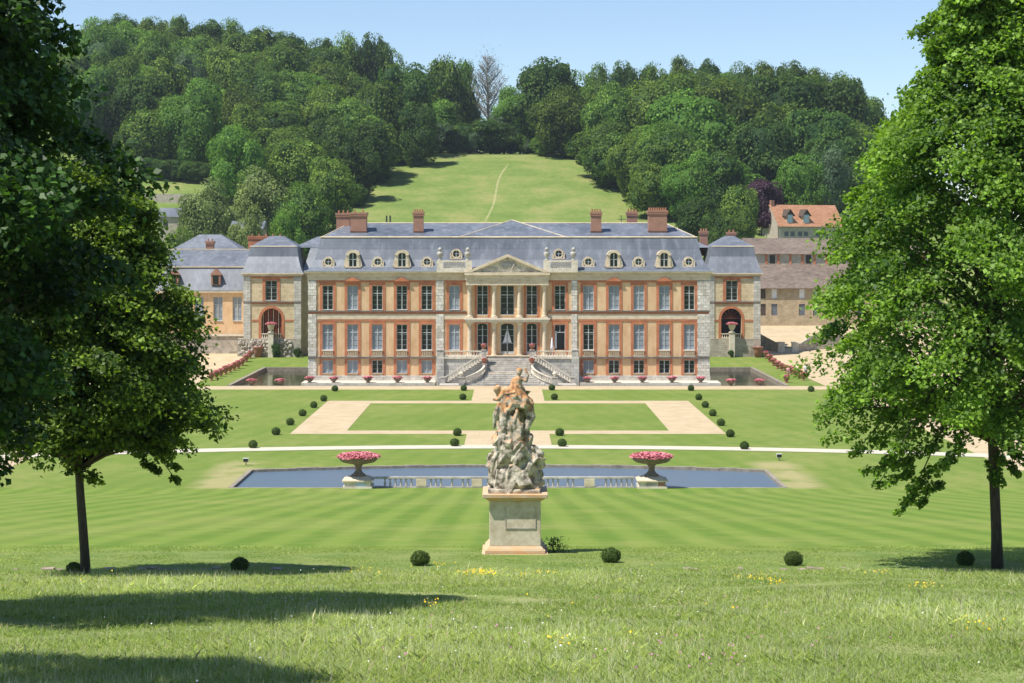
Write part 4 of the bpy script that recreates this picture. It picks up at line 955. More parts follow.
b.add([(x0, WY-.5, wz(290.5)), (x1, WY-.5, wz(290.5)), (x1, WY+1.6, PZ(267, WY+1.6)), (x0, WY+1.6, PZ(267, WY+1.6)), (x1, WY+8, PZ(249.5, WY+8)), (x0, WY+8, PZ(249.5, WY+8)), (x1, WY+14, 12), (x0, WY+14, 12)], [(0, 1, 2, 3), (3, 2, 4, 5), (5, 4, 6, 7), (1, 6, 4, 2)])
r1 = b.build('roof', 'pale_slate', lw)
b = MB(); zz = PZ(267, WY+1.6); b.box(x0, x1, WY+1.35, WY+1.62, zz-.08, zz+.12).box(x0, x1, WY+7.8, WY+8.2, PZ(249.5, WY+8)-.05, PZ(249.5, WY+8)+.12); b.build('roof_flashing', 'cornice_stone', lw)
b = MB(); zz = PZ(249.6, WY+14); hip(b, PX(165, WY+14), PX(252, WY+14), WY+10, WY+22, zz-1, PZ(234.5, WY+16), 5.5); b.build('rear_roof', 'pale_slate', lw)
chimney(lw, PX(205.8, WY+9), PX(213.5, WY+9), WY+9, WY+10, 15, PZ(241, WY+9), 2)
for px in (216, 174):
    xx = PX(px, WY); b = MB(); b.box(xx-.75, xx+.75, WY-.35, WY+2, wz(284.5), wz(275)); b.prism_y([(xx-.95, wz(275)), (xx+.95, wz(275)), (xx, wz(268.5))], WY-.45, WY+2.2); dd = b.build('dormer', 'dark_brick', lw)
    b = MB(); b.box(xx-.45, xx+.45, WY-.40, WY-.352, wz(284), wz(275.5)); b.build('pane', 'glass', dd)

# ------------------------------------------------------------------ barn, farmhouse, cottages, gate walls
BYY = 330.0
def bz(py): return PZ(py, BYY)
def bxx(px): return PX(px, BYY)
bn = thing('barn', (55, BYY, 4), 'long stone barn with two weathered brown tile roofs right of the right pavilion', 'barn')
x0, x1 = bxx(752), bxx(935); hs = []
for px in (762.8, 774.4, 802, 816, 838, 860, 885):
    xx = bxx(px); hs += [(xx-.5, xx+.5, bz(298.5), bz(289)), (xx-.55, xx+.55, bz(315.5), bz(304))]
b = MB(); holed(b, x0, x1, 3, bz(287), BYY, .3, hs); b.box(x0, x1, BYY+.45, BYY+14, 3, bz(288)); b.build('wall', 'barn_stone', bn)
b = MB(); b.box(x0, x1, BYY-.35, BYY-.002, 3, bz(319)); b.build('plinth', 'barn_stone', bn)
for q, h in enumerate(hs):
    b = MB(); b.box(h[0], h[1], BYY+.12, BYY+.2, h[2], h[3]); b.build('window', ('curtain' if q % 2 == 0 else 'blue_shutter') if q not in (1, 0) else 'dark_wood', bn)
rz0, rz1 = bz(288), PZ(264, BYY+5)
b = MB(); b.add([(x0-.3, BYY-.6, rz0), (x1, BYY-.6, rz0), (x1, BYY+5, rz1), (x0-.3, BYY+5, rz1), (x0-.3, BYY-.6, rz0-.18), (x1, BYY-.6, rz0-.18), (x1, BYY+5, rz1-.18), (x0-.3, BYY+5, rz1-.18)], [(0, 1, 2, 3), (4, 5, 1, 0), (3, 2, 6, 7), (4, 7, 6, 5), (0, 3, 7, 4)]); b.build('lower_roof', 'barn_tile', bn)
z2 = PZ(254, BYY+5)
b = MB(); b.box(x0, x1, BYY+5.02, BYY+5.2, rz1-1, z2); b.build('clerestory_wall', 'plaster', bn)
for q in range(15): b = MB(); xx = lerp(x0, x1, (q+.5)/15); b.box(xx-.2, xx+.2, BYY+4.9, BYY+5.01, rz1-.3, z2); b.build('brick_pilaster', 'brick', bn)
for q in (2, 5, 7, 10): b = MB(); xx = lerp(x0, x1, q/15); b.box(xx-.5, xx+.5, BYY+4.95, BYY+5.015, rz1+.1, z2-.2); b.build('opening', 'interior_dark', bn)
b = MB(); zr = PZ(238, BYY+12); b.add([(x0-.3, BYY+4.5, z2), (x1, BYY+4.5, z2), (x1, BYY+12, zr), (x0-.3, BYY+12, zr), (x1, BYY+20, z2), (x0-.3, BYY+20, z2)], [(0, 1, 2, 3), (3, 2, 4, 5), (0, 3, 5)]); b.build('upper_roof', 'barn_tile', bn)

HY = 405.0; x0, x1 = PX(783, HY), PX(858, HY); zb_ = ground((x0+x1)/2, HY)-1
def hz(py): return PZ(py, HY)
fh = thing('farmhouse', ((x0+x1)/2, HY, zb_), 'small house with orange tiled roof and two dormers on the hillside at right', 'house')
hs = []
for px in (792, 799, 807.5, 814.5, 828, 838): xx = PX(px, HY); hs.append((xx-.55, xx+.55, hz(236), hz(231.5)))
b = MB(); holed(b, x0, x1, zb_-3, hz(225), HY, .3, hs); b.box(x0, x1, HY+.35, HY+8, zb_-3, hz(225)); 
b.add([(x0, HY, hz(225)), (x0, HY+8, hz(225)), (x0, HY+4, hz(205.5))], [(0, 1, 2)]); b.add([(x1, HY, hz(225)), (x1, HY+8, hz(225)), (x1, HY+4, hz(205.5))], [(0, 1, 2)]); b.build('wall', 'plaster', fh)
for h in hs: b = MB(); b.box(h[0], h[1], HY+.1, HY+.2, h[2], h[3]); b.build('window', 'blue_shutter', fh)
zE, zR = hz(226.5), hz(204.3)
b = MB(); b.add([(x0-.3, HY-.5, zE), (x1+.3, HY-.5, zE), (x1+.3, HY+4, zR), (x0-.3, HY+4, zR), (x1+.3, HY+8.5, zE), (x0-.3, HY+8.5, zE)], [(0, 1, 2, 3), (3, 2, 4, 5)]); b.build('roof', 'orange_tile', fh)
for px in (796.5, 815.5):
    xx = PX(px, HY); b = MB(); b.box(xx-.8, xx+.8, HY+.2, HY+3, hz(224), hz(214.5)); dd = b.build('dormer', 'plaster', fh)
    b = MB()
    for s_ in (-1, 1): b.add([(xx, HY-.1, hz(209)), (xx+s_*1.25, HY-.1, hz(216)), (xx+s_*1.25, HY+3, hz(216)), (xx, HY+4, hz(209))], [(0, 1, 2, 3)])
    b.add([(xx-.8, HY+.19, hz(214.5)), (xx+.8, HY+.19, hz(214.5)), (xx, HY+.19, hz(209.6))], [(0, 1, 2)]); b.build('dormer_roof', 'dark_wood', dd)
    b = MB(); b.box(xx-.55, xx+.55, HY+.14, HY+.19, hz(222.5), hz(214.6)); b.build('pane', 'blue_panel', dd)
b = MB(); b.box(x0+.2, x0+1, HY+3.6, HY+4.4, zR-1, zR+1.0); b.build('chimney', 'dark_brick', fh); fh.rotation_euler = (0, 0, .38); fh.location.y += 3; fh.location.x -= 1.6

for sn, px0, px1, pyr, pye, Y, lab in (('a', 158, 204, 208, 217, 372, 'grey-roofed cottage half hidden behind the trees at far left'), ('b', 231, 262, 221, 229, 362, 'grey-roofed cottage between the olive trees behind the left pavilion')):
    x0, x1 = PX(px0, Y), PX(px1, Y); ct = thing('cottage', ((x0+x1)/2, Y, ground(x0, Y)), lab, 'house', 'village cottages behind the wing')
    b = MB(); b.box(x0, x1, Y, Y+7, ground(x0, Y)-2, PZ(pye, Y)); b.build('wall', 'plaster', ct)
    b = MB(); zE = PZ(pye, Y)+.02; zR = PZ(pyr, Y+3.5); b.add([(x0-.3, Y-.4, zE), (x1+.3, Y-.4, zE), (x1+.3, Y+3.5, zR), (x0-.3, Y+3.5, zR), (x1+.3, Y+7.4, zE), (x0-.3, Y+7.4, zE)], [(0, 1, 2, 3), (3, 2, 4, 5), (0, 3, 5), (1, 4, 2)]); b.build('roof', 'pale_slate', ct)
    for q in range(3): xx = lerp(x0, x1, (q+.5)/3); b = MB(); b.box(xx-.45, xx+.45, Y-.05, Y-.003, zE-2.2, zE-.8); b.build('window', 'glass', ct)
vw = thing('village_wall', (-80, 428, 0), 'pale retaining wall below the grass strip at far left', 'wall')
b = MB(); zz = PZ(199, 428); b.box(PX(120, 428), PX(196, 428), 428, 428.6, zz-3, zz+1.2); b.build('wall', 'plaster', vw)

# gate walls beside the yard
for sn, pts, lab in (('l', [(761, 335.5, 300), (776, 343.5, 297), (781, 345, 296)], 'low stone ramp wall sloping down beside the right pavilion'), ('r', [(795, 345, 296), (800, 345, 296.5), (813, 337, 300), (850, 337, 302)], 'stone garden wall with sloping coping right of the yard gate')):
    P = [(PX(a, Y), Y, PZ(z_, Y)) for a, z_, Y in pts]; gw = thing('ramp_wall', P[0], lab, 'wall', 'walls beside the yard gate')
    b = MB(); c_ = MB()
    for a, e in zip(P, P[1:]):
        b.add([(a[0], a[1], 0), (e[0], e[1], 0), e, a, (a[0], a[1]+.5, 0), (e[0], e[1]+.5, 0), (e[0], e[1]+.5, e[2]), (a[0], a[1]+.5, a[2])], [(0, 1, 2, 3), (4, 7, 6, 5), (3, 2, 6, 7), (0, 3, 7, 4), (1, 5, 6, 2)])
        c_.add([(a[0], a[1]-.12, a[2]), (e[0], e[1]-.12, e[2]), (e[0], e[1]+.62, e[2]), (a[0], a[1]+.62, a[2]), (a[0], a[1]-.12, a[2]+.22), (e[0], e[1]-.12, e[2]+.22), (e[0], e[1]+.62, e[2]+.22), (a[0], a[1]+.62, a[2]+.22)], [(0, 1, 5, 4), (4, 5, 6, 7), (3, 7, 6, 2), (0, 4, 7, 3), (1, 2, 6, 5), (0, 3, 2, 1)])
    b.build('wall', 'rubble_wall', gw); c_.build('coping', 'grey_stone', gw)
    e = P[-1] if sn == 'l' else P[0]; b = MB(); b.box(e[0]-.5, e[0]+.5, e[1]-.6, e[1]+.7, 0, e[2]+.35).box(e[0]-.6, e[0]+.6, e[1]-.7, e[1]+.8, e[2]+.35, e[2]+.5); b.build('gate_pier', 'pale_stone', gw)

# ------------------------------------------------------------------ people on the forecourt
def person(px, Y, top_m, low_m, lab, walk=1):
    x = PX(px, Y); z = ground(x, Y)+.05; o = thing('person', (x, Y, z), lab, 'person', 'visitors walking on the forecourt')
    me = bpy.data.meshes.new('body')
    V_ = [(0, 0, .95), (0, 0, 1.15), (0, 0, 1.38), (0, 0, 1.5), (0, -.02, 1.62), (0, -.01, 1.72), (-.09, 0, .92), (-.1, -.08*walk, .5), (-.1, .06*walk, .08), (-.1, -.12+.06*walk, .04), (.09, 0, .92), (.1, .10*walk, .5), (.1, .22*walk, .1), (.1, .1*walk, .04),
          (-.19, 0, 1.4), (-.24, .03, 1.15), (-.25, -.1, .92), (.19, 0, 1.4), (.24, -.02, 1.15), (.25, -.14, .95), (-.25, -.14, .84), (.25, -.18, .86)]
    E_ = [(0, 1), (1, 2), (2, 3), (3, 4), (4, 5), (0, 6), (6, 7), (7, 8), (8, 9), (0, 10), (10, 11), (11, 12), (12, 13), (2, 14), (14, 15), (15, 16), (2, 17), (17, 18), (18, 19), (16, 20), (19, 21)]
    rr = [.15, .13, .15, .06, .095, .08, .09, .06, .045, .035, .09, .06, .045, .035, .065, .045, .035, .065, .045, .035, .03, .03]
    me.from_pydata(V_, E_, []); ob = bpy.data.objects.new('body', me); C.objects.link(ob); ob.parent = o
    sk = ob.modifiers.new('s', 'SKIN'); sv_ = me.skin_vertices[0] if me.skin_vertices else None
    if not me.skin_vertices:
        bm = bmesh.new(); bm.from_mesh(me); bm.verts.layers.skin.verify(); bm.to_mesh(me); bm.free()
    for q, r__ in zip(me.skin_vertices[0].data, rr): q.radius = (r__, r__*.85)
    me.skin_vertices[0].data[0].use_root = True
    ob.modifiers.new('u', 'SUBSURF').levels = 1; me.materials.append(MT['skin'])
    b = MB(); b.lathe((x, Y), [(.2, 0), (.19, .2), (.21, .4), (.2, .5), (.1, .58)], 12, z+.93, .75)
    for s_ in (-1, 1): b.tube([(x+s_*.17, Y, z+1.44), (x+s_*.235, Y+.01, z+1.2)], [.085, .07], 8)
    b.build('shirt', top_m, o, True)
    b = MB()
    b.lathe((x, Y), [(.18, 0), (.2, .12), (.18, .22)], 12, z+.78, .75)
    for s_, yy in ((-1, -.08*walk), (1, .1*walk)): b.tube([(x+s_*.09, Y, z+.9), (x+s_*.1, Y+yy, z+.5)], [.12, .095], 8)
    b.build('shorts', low_m, o, True)
    b = MB(); b.ellip((x, Y+.025, z+1.7), (.11, .12, .11), 10, 8); b.build('hair', 'hair', o, True)
person(788, 252.5, 'pink_cloth', 'pink_cloth', 'person in pink clothes with dark hair walking beside the row of pots')
person(806, 256, 'white_cloth', 'dark_cloth', 'person in pale top and dark shorts walking on the forecourt gravel', -1)

# ------------------------------------------------------------------ foliage meshes (numpy)
def leaf_mesh(name, cen, nor, size, tone, mat, asp=.7, kite=True, seed=0):
    """cen,nor: (n,3); one folded four-point leaf at each"""
    rg = np.random.default_rng(seed); n = len(cen)
    nor = nor/np.maximum(1e-6, np.linalg.norm(nor, axis=1))[:, None]
    a = rg.normal(size=(n, 3)); u = np.cross(nor, a); u /= np.maximum(1e-6, np.linalg.norm(u, axis=1))[:, None]; v = np.cross(nor, u)
    s = size[:, None]
    P = np.stack([cen-u*s*.5, cen+v*s*asp*.5+nor*s*.10, cen+u*s*.5-nor*s*.08, cen-v*s*asp*.5+nor*s*.10], axis=1).reshape(-1, 3)
    me = bpy.data.meshes.new(name); me.vertices.add(4*n); me.vertices.foreach_set('co', P.astype(np.float32).ravel())
    me.loops.add(4*n); me.loops.foreach_set('vertex_index', np.arange(4*n, dtype=np.int32))
    me.polygons.add(n); me.polygons.foreach_set('loop_start', np.arange(0, 4*n, 4, dtype=np.int32)); me.polygons.foreach_set('loop_total', np.full(n, 4, dtype=np.int32))
    me.update(calc_edges=True)
    at = me.attributes.new('tone', 'FLOAT', 'POINT'); at.data.foreach_set('value', np.repeat(tone, 4).astype(np.float32))
    me.materials.append(MT[mat]); return me
def link(name, me, parent=None, loc=None):
    o = bpy.data.objects.new(name, me); C.objects.link(o)
    if parent: o.parent = parent
    if loc is not None: o.location = loc
    return o

# --- avenue trees with individual leaves
def avenue_tree(label, base, h_tot, prof, crown0, npads, per_pad, leaf, tr, seed, mat='leaf_near', droop=None, lean=0, group='lime trees planted along both sides of the slope', gap=.35, light_side=0):
    rg = np.random.default_rng(seed); r_ = random.Random(seed)
    T_ = thing('avenue_tree', base, label, 'tree', group)
    def rad(z): return interp(z, prof)
    b = MB(); pts = []; rs = []
    for k_ in range(14):
        f_ = k_/13; pts.append((base[0]+lean*f_*h_tot+.10*math.sin(f_*7+seed), base[1]+.08*math.cos(f_*6+seed), base[2]-.2+f_*h_tot*.93)); rs.append(max(.02, tr*(1.2 if k_ == 0 else 1)*(1-f_)**.8+.02))
    b.tube(pts, rs, 12)
    pads = []
    nl = npads
    for i in range(nl):
        f_ = (i+.5)/nl; z = crown0+(h_tot-crown0)*(1-(1-f_)**1.25)*.985
        az = i*2.39996+r_.uniform(-.4, .4); R0 = rad(z)*(r_.uniform(.42, 1.0)**.55)*(1+.10*math.sin(3*az+seed)+.09*math.sin(5*az+z*1.3)+.06*math.sin(z*2.3+az*2))
        if i % 8 == 3: R0 = R0*1.10+.25
        pads.append((z, az, R0))
    if droop:
        for (z, az, R0) in droop:
            for k_ in range(4): pads.append((z+.16*k_+r_.uniform(-.1, .1), az+r_.uniform(-.10, .10), R0-.27*k_+r_.uniform(-.12, .12)))
    cen = []; nor = []; siz = []; ton = []
    for i, (z, az, R0) in enumerate(pads):
        e = Vector((base[0]+R0*math.cos(az), base[1]+R0*math.sin(az), base[2]+z))
        zs_ = max(crown0*.9, z-R0*.55) if z > crown0 else crown0+.8+.3*r_.random()
        fr = min(1, zs_/h_tot/.93); j = min(12, int(fr*13)); tk = Vector(pts[j]).lerp(Vector(pts[j+1]), fr*13-j)
        mid = tk.lerp(e, .55)+Vector((0, 0, (.10 if z > crown0 else .35)*R0))
        if (i % 2 == 0 and i < nl) or (i >= nl and (i-nl) % 8 == 0): b.tube([tk, tk.lerp(mid, .6)+Vector((0, 0, .03*R0)), mid, e], [min(.085, tr*.55)*(1-fr*.6), .05*(1-fr*.5), .028, .010], 5)
        n = int(per_pad*r_.uniform(.6, 1.3)*(1 if i < nl else .2)); pr = r_.uniform(.45, .85)*(1 if i < nl else .5)*min(1.0, .45+.16*rad(z))
        q = rg.normal(size=(n, 3)); q /= np.linalg.norm(q, axis=1)[:, None]; q *= (rg.random(n)**.5*(1+.35*(rg.random(n) < .12)))[:, None]
        q[:, 0] *= pr*1.15; q[:, 1] *= pr; q[:, 2] *= pr*(.52 if i < nl else .8)
        ca, sa = math.cos(az), math.sin(az)
        out = q[:, 0].copy(); tan = q[:, 1].copy(); up = q[:, 2]-out*.38
        P = np.stack([e.x+out*ca-tan*sa, e.y+out*sa+tan*ca, e.z+up], axis=1)
        nn = rg.normal(size=(n, 3))*.68; nn[:, 0] += ca*.45; nn[:, 1] += sa*.45; nn[:, 2] += .85
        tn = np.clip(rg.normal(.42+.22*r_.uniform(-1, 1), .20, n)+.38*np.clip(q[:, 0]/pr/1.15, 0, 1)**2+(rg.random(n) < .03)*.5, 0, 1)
        cen.append(P); nor.append(nn); siz.append(leaf*rg.uniform(.65, 1.3, n)); ton.append(tn)
    # inner leaves round the limbs
    n = int(npads*per_pad*.15); z = crown0+(h_tot-crown0)*rg.random(n)**1.1; az = rg.random(n)*6.283; rr = np.array([rad(q) for q in z])*rg.random(n)**.6*.8
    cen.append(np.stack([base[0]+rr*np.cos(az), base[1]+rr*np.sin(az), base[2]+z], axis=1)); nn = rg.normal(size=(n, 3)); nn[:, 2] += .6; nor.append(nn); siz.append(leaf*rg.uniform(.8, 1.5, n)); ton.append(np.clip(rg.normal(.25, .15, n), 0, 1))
    b.build('trunk', 'bark', T_, True)
    cen = np.concatenate(cen)-np.array(base)
    me = leaf_mesh('crown', cen, np.concatenate(nor), np.concatenate(siz), np.concatenate(ton), mat, .78, seed=seed)
    link('crown', me, T_)
    return T_
prA = [(2.2, .5), (3.2, 2.2), (3.9, 3.6), (4.6, 4.3), (7, 4.75), (9, 4.2), (11, 3.3), (13, 1.9), (15, 1.2), (16.6, .4)]
RY_ = 47.3; xR = PX(994, RY_)
def az_to(dx, dy): return math.atan2(dy, dx)
dr = [(3.0, math.pi-.1, 3.6), (2.5, math.pi, 3.3), (2.15, math.pi+.05, 3.05), (3.2, math.pi-.25, 4.2), (2.7, math.pi+.1, 2.5), (2.2, math.pi+.2, 2.3), (1.75, math.pi+.12, 2.35), (1.55, math.pi+.1, 2.55), (3.3, math.pi+.5, 3.5), (3.2, -2.2, 2.6), (2.6, -1.2, .9), (2.3, -1.7, .6), (2.9, 0.1, 2.0), (3.4, math.pi, 1.6), (3.1, math.pi-.5, 3.0), (2.8, .6, 1.2), (3.0, -.5, 1.5), (4.0, math.pi, 4.5), (4.3, math.pi+.3, 4.5), (4.2, math.pi-.4, 4.3)]
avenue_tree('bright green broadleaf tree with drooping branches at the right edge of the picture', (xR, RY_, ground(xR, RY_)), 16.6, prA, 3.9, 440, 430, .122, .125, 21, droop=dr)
prB = [(2.4, .6), (3.2, 2.0), (4.1, 3.1), (5, 2.8), (6.7, 2.4), (7.8, 1.9), (8.8, 1.3), (9.8, .5)]
LY = 44.0; xL = PX(82, LY)
dl = [(3.9, .1, 3.4), (3.5, .0, 3.3), (3.5, .2, 3.2), (3.2, -.1, 2.6), (2.7, -.1, 2.3), (3.3, -.8, 1.8), (3.2, -1.5, .9), (2.9, -1.9, .5), (3.1, .4, 2.2), (3.0, -2.6, 1.5), (3.4, 3.0, 2.2), (2.9, .05, 2.05), (2.4, 0, 2.2), (2.3, -.6, .5), (2.5, -2.2, .4)]
avenue_tree('green broadleaf tree with a thin dark trunk standing left on the mown edge', (xL, LY, ground(xL, LY)), 10.0, prB, 3.1, 330, 370, .115, .10, 8, droop=dl, mat='leaf_half_shaded')
prC = [(2.0, 1.0), (2.8, 2.0), (3.6, 2.6), (5, 3.6), (6.8, 3.9), (8.2, 3.2), (9.8, 2.9), (12, 2.4), (15, 1.2), (17, .3)]
xN = -10.2; NY = 28.6
dn = [(2.4, .3, 2.0), (2.0, .2, 1.7), (2.9, .1, 2.5), (2.2, 0, 2.1)]
avenue_tree('dark shaded leafy tree filling the upper left corner in front', (xN, NY, ground(xN, NY)), 17, prC, 2.6, 480, 420, .125, .17, 4, mat='leaf_shaded', droop=dn)
avenue_tree('broadleaf tree just outside the left edge shading the near meadow', (-9.6, 15.5, ground(-9.6, 15.5)), 12.5, [(2.3, .9), (3.2, 2.6), (5, 3.6), (8, 3.3), (11, 1.8), (12.5, .3)], 2.8, 130, 170, .16, .16, 14, mat='leaf_shaded')

# --- box balls
def ball_mesh(seed, n=1500, leaf=.12):
    rg = np.random.default_rng(seed); d_ = rg.normal(size=(n, 3)); d_ /= np.linalg.norm(d_, axis=1)[:, None]
    bump_ = 1+.05*np.sin(d_[:, 0]*7+seed)+.05*np.sin(d_[:, 1]*6)*np.cos(d_[:, 2]*8)
    P = d_*(.5*bump_*(rg.uniform(.86, 1.04, n)))[:, None]; P[:, 2] = np.maximum(P[:, 2]*.95+.44, .0)
    return leaf_mesh('foliage', P, d_+rg.normal(size=(n, 3))*.5, leaf*rg.uniform(.6, 1.3, n), np.clip(rg.normal(.5, .25, n), 0, 1), 'leaf_box', seed=seed)
bms = [ball_mesh(1, 3200, .07), ball_mesh(2, 3200, .07)]
core = MB(); core.ellip((0, 0, .44), (.42, .42, .4), 12, 8); core_me = core.build('core', 'leaf_box').data
for q in [o for o in C.objects if o.name.startswith('core')]: bpy.data.objects.remove(q)
nball = 0
def ball(px, Y, dia, lab, grp, sq=1.0, x=None):
    global nball; x = PX(px, Y) if x is None else x
    o = thing('box_ball', (x, Y, ground(x, Y)-.02), lab, 'shrub', grp); o.rotation_euler = (0, 0, rnd.uniform(0, 6)); o.scale = (dia, dia, dia*sq)
    link('foliage', bms[nball % 2], o); link('core', core_me, o); nball += 1
for px, py, wd, lab in ((240, 571.5, 20, 'small clipped box bush left of centre on the mown edge, right of the left tree'), (420, 566.5, 21, 'small loose box bush on the mown edge left of the statue pedestal'), (611, 563, 21, 'small clipped box bush on the mown edge right of the statue pedestal'), (793.5, 566, 20, 'small clipped box bush alone in the right half of the mown edge'), (965.5, 566, 20, 'small pale box bush beside the right tree trunk'), (74, 574, 17, 'small box bush beside the left tree trunk')):
    # solve the ground distance for this pixel
    Y = 40.0
    for _ in range(60):
        if PZ(py, Y) > ground(0, Y): Y += .3
        else: break
    ball(px, Y, wd/F*Y*.90, lab, 'box bushes on the mown edge', .9)
grpP = 'clipped box balls round the parterre'
SL = [(323.7, 398), (313.8, 404.6), (302.6, 412.8), (290.3, 421.9), (276, 431.6), (253, 445)]
SR = [(698.7, 396.7), (705.3, 404.4), (712.8, 412.8), (721, 422.5), (730.3, 433.8), (744.4, 446.2)]
for L_, sn in ((SL, 'left'), (SR, 'right')):
    for i, (px, py) in enumerate(L_): ball(px, YG(py+3.2), .84, f'dark clipped box ball in the slanting {sn} row, {ORDF[i]} from the palace', grpP)
for px, py, lab in ((334.9, 388, 'box ball by the moat path above the left slanting row'), (691, 387.5, 'box ball by the moat path above the right slanting row'), (463.8, 387.5, 'box ball at the upper left corner of the walk below the staircase'), (462.9, 396.5, 'box ball left of the walk below the staircase, lower of the upper pair'), (457.3, 432.5, 'box ball left of the central walk, upper of the lower pair'), (454.7, 443, 'box ball left of the central walk, nearest the white path'),
                    (551.9, 387, 'box ball at the upper right corner of the walk below the staircase'), (554.4, 396.5, 'box ball right of the walk below the staircase, lower of the upper pair'), (559.7, 432.5, 'box ball right of the central walk, upper of the lower pair'), (562.2, 443.4, 'box ball right of the central walk, nearest the white path'), (811, 388.5, 'box ball beside the nearest right-hand terracotta pot'), (935, 448, 'box ball left of the sandy drive near the right tree')):
    ball(px, YG(py+3.2), .84, lab, grpP)

# --- distant trees
def crown_mesh(seed, n=12000, leaf=.030, mat='leaf_forest', conic=0):
    rg = np.random.default_rng(seed); r_ = random.Random(seed)
    lobes = [((0, 0, .55), (.40, .40, .40))]
    for i in range(15):
        a = i*2.4+r_.random(); z = r_.uniform(.18, .86); rr = (.40*math.sin(math.pi*min(1, (z-.02)*.95)))*r_.uniform(.6, 1)
        s_ = r_.uniform(.13, .24); rr *= r_.choice((.9, 1.0, 1.22)); lobes.append(((rr*math.cos(a), rr*math.sin(a), z), (s_, s_, s_*r_.uniform(.6, 1.1))))
    cen = []; nor = []; ton = []
    for (c_, r__) in lobes:
        k_ = int(n*(r__[0]**2)/sum(q[1][0]**2 for q in lobes)); sub = max(6, int(26*r__[0]/.2))
        # clumps on each lobe
        dc = rg.normal(size=(sub, 3)); dc /= np.linalg.norm(dc, axis=1)[:, None]
        idx_ = rg.integers(0, sub, k_); d_ = dc[idx_]+rg.normal(size=(k_, 3))*.24; d_ /= np.linalg.norm(d_, axis=1)[:, None]
        hgt_ = 1+.16*rg.random(sub)[idx_]-.02
        P = np.array(c_)+d_*np.array(r__)*(hgt_*rg.uniform(.88, 1.03, k_))[:, None]
        cen.append(P); nn = d_+rg.normal(size=(k_, 3))*.45; nn[:, 2] += .35; nor.append(nn); ton.append(np.clip(.45+.9*(rg.random(sub)-.5)[idx_]+rg.normal(0, .15, k_), 0, 1))
    cen = np.concatenate(cen); ok = cen[:, 2] > .03
    me = leaf_mesh('crown', cen[ok], np.concatenate(nor)[ok], (leaf*rg.uniform(.6, 1.4, len(cen)))[ok], np.concatenate(ton)[ok], mat, .8, seed=seed)
    return me, lobes
def core_lobes(lobes, seed):
    b = MB()
    for c_, r__ in lobes: b.ellip(c_, tuple(q*.72 for q in r__), 8, 6)
    b.tube([(0, 0, -.12), (0, 0, .5)], [.03, .015], 6)
    return b
CV = {}
def crown_variants(mat, seeds):
    out = []
    for s_ in seeds:
        me, lb = crown_mesh(s_, mat=mat); 
        cb = core_lobes(lb, s_); tmp = cb.build('tmpcore', mat); cme = tmp.data; bpy.data.objects.remove(tmp)
        # one mesh: leaves plus a dark solid added inside to block light
        bm = bmesh.new(); bm.from_mesh(me); bm.from_mesh(cme); m2 = bpy.data.meshes.new('crown'); bm.to_mesh(m2); bm.free(); m2.materials.append(MT[mat]); out.append(m2)
    return out
for k_, sd in (('leaf_forest', (31, 32, 33, 34)), ('leaf_dark', (41, 42, 43)), ('leaf_bright', (51, 52)), ('leaf_olive', (61, 62)), ('leaf_blue', (71,)), ('leaf_purple', (81,))): CV[k_] = crown_variants(k_, sd)
tb_ = MB(); tb_.tube([(0, 0, -.06), (0, 0, .12), (.01, 0, .3), (0, 0, .5)], [.028, .02, .016, .01], 7); _t = tb_.build('tmp', 'bark'); trunk_me = _t.data; bpy.data.objects.remove(_t)
TONE = {'f': ('leaf_forest', 'mid green'), 'd': ('leaf_dark', 'dark green'), 'b': ('leaf_bright', 'bright green'), 'o': ('leaf_olive', 'olive green'), 'u': ('leaf_blue', 'bluish green'), 'p': ('leaf_purple', 'dark purple')}
ntree = 0
def far_tree(x, Y, h_, w_, tone, lab, grp, name='tree'):
    global ntree; k_, tn = TONE[tone]; z = ground(x, Y)
    o = bpy.data.objects.new(name, None); C.objects.link(o); o.location = (x, Y, z-.3); o.empty_display_size = 1
    tag(o, lab, 'tree', grp); o.rotation_euler = (rnd.uniform(-.07, .07), rnd.uniform(-.07, .07), rnd.uniform(0, 6.28)); o.scale = (w_, w_*rnd.uniform(.85, 1.15), h_)
    c = link('crown', CV[k_][ntree % len(CV[k_])], o); link('trunk', trunk_me, o); ntree += 1
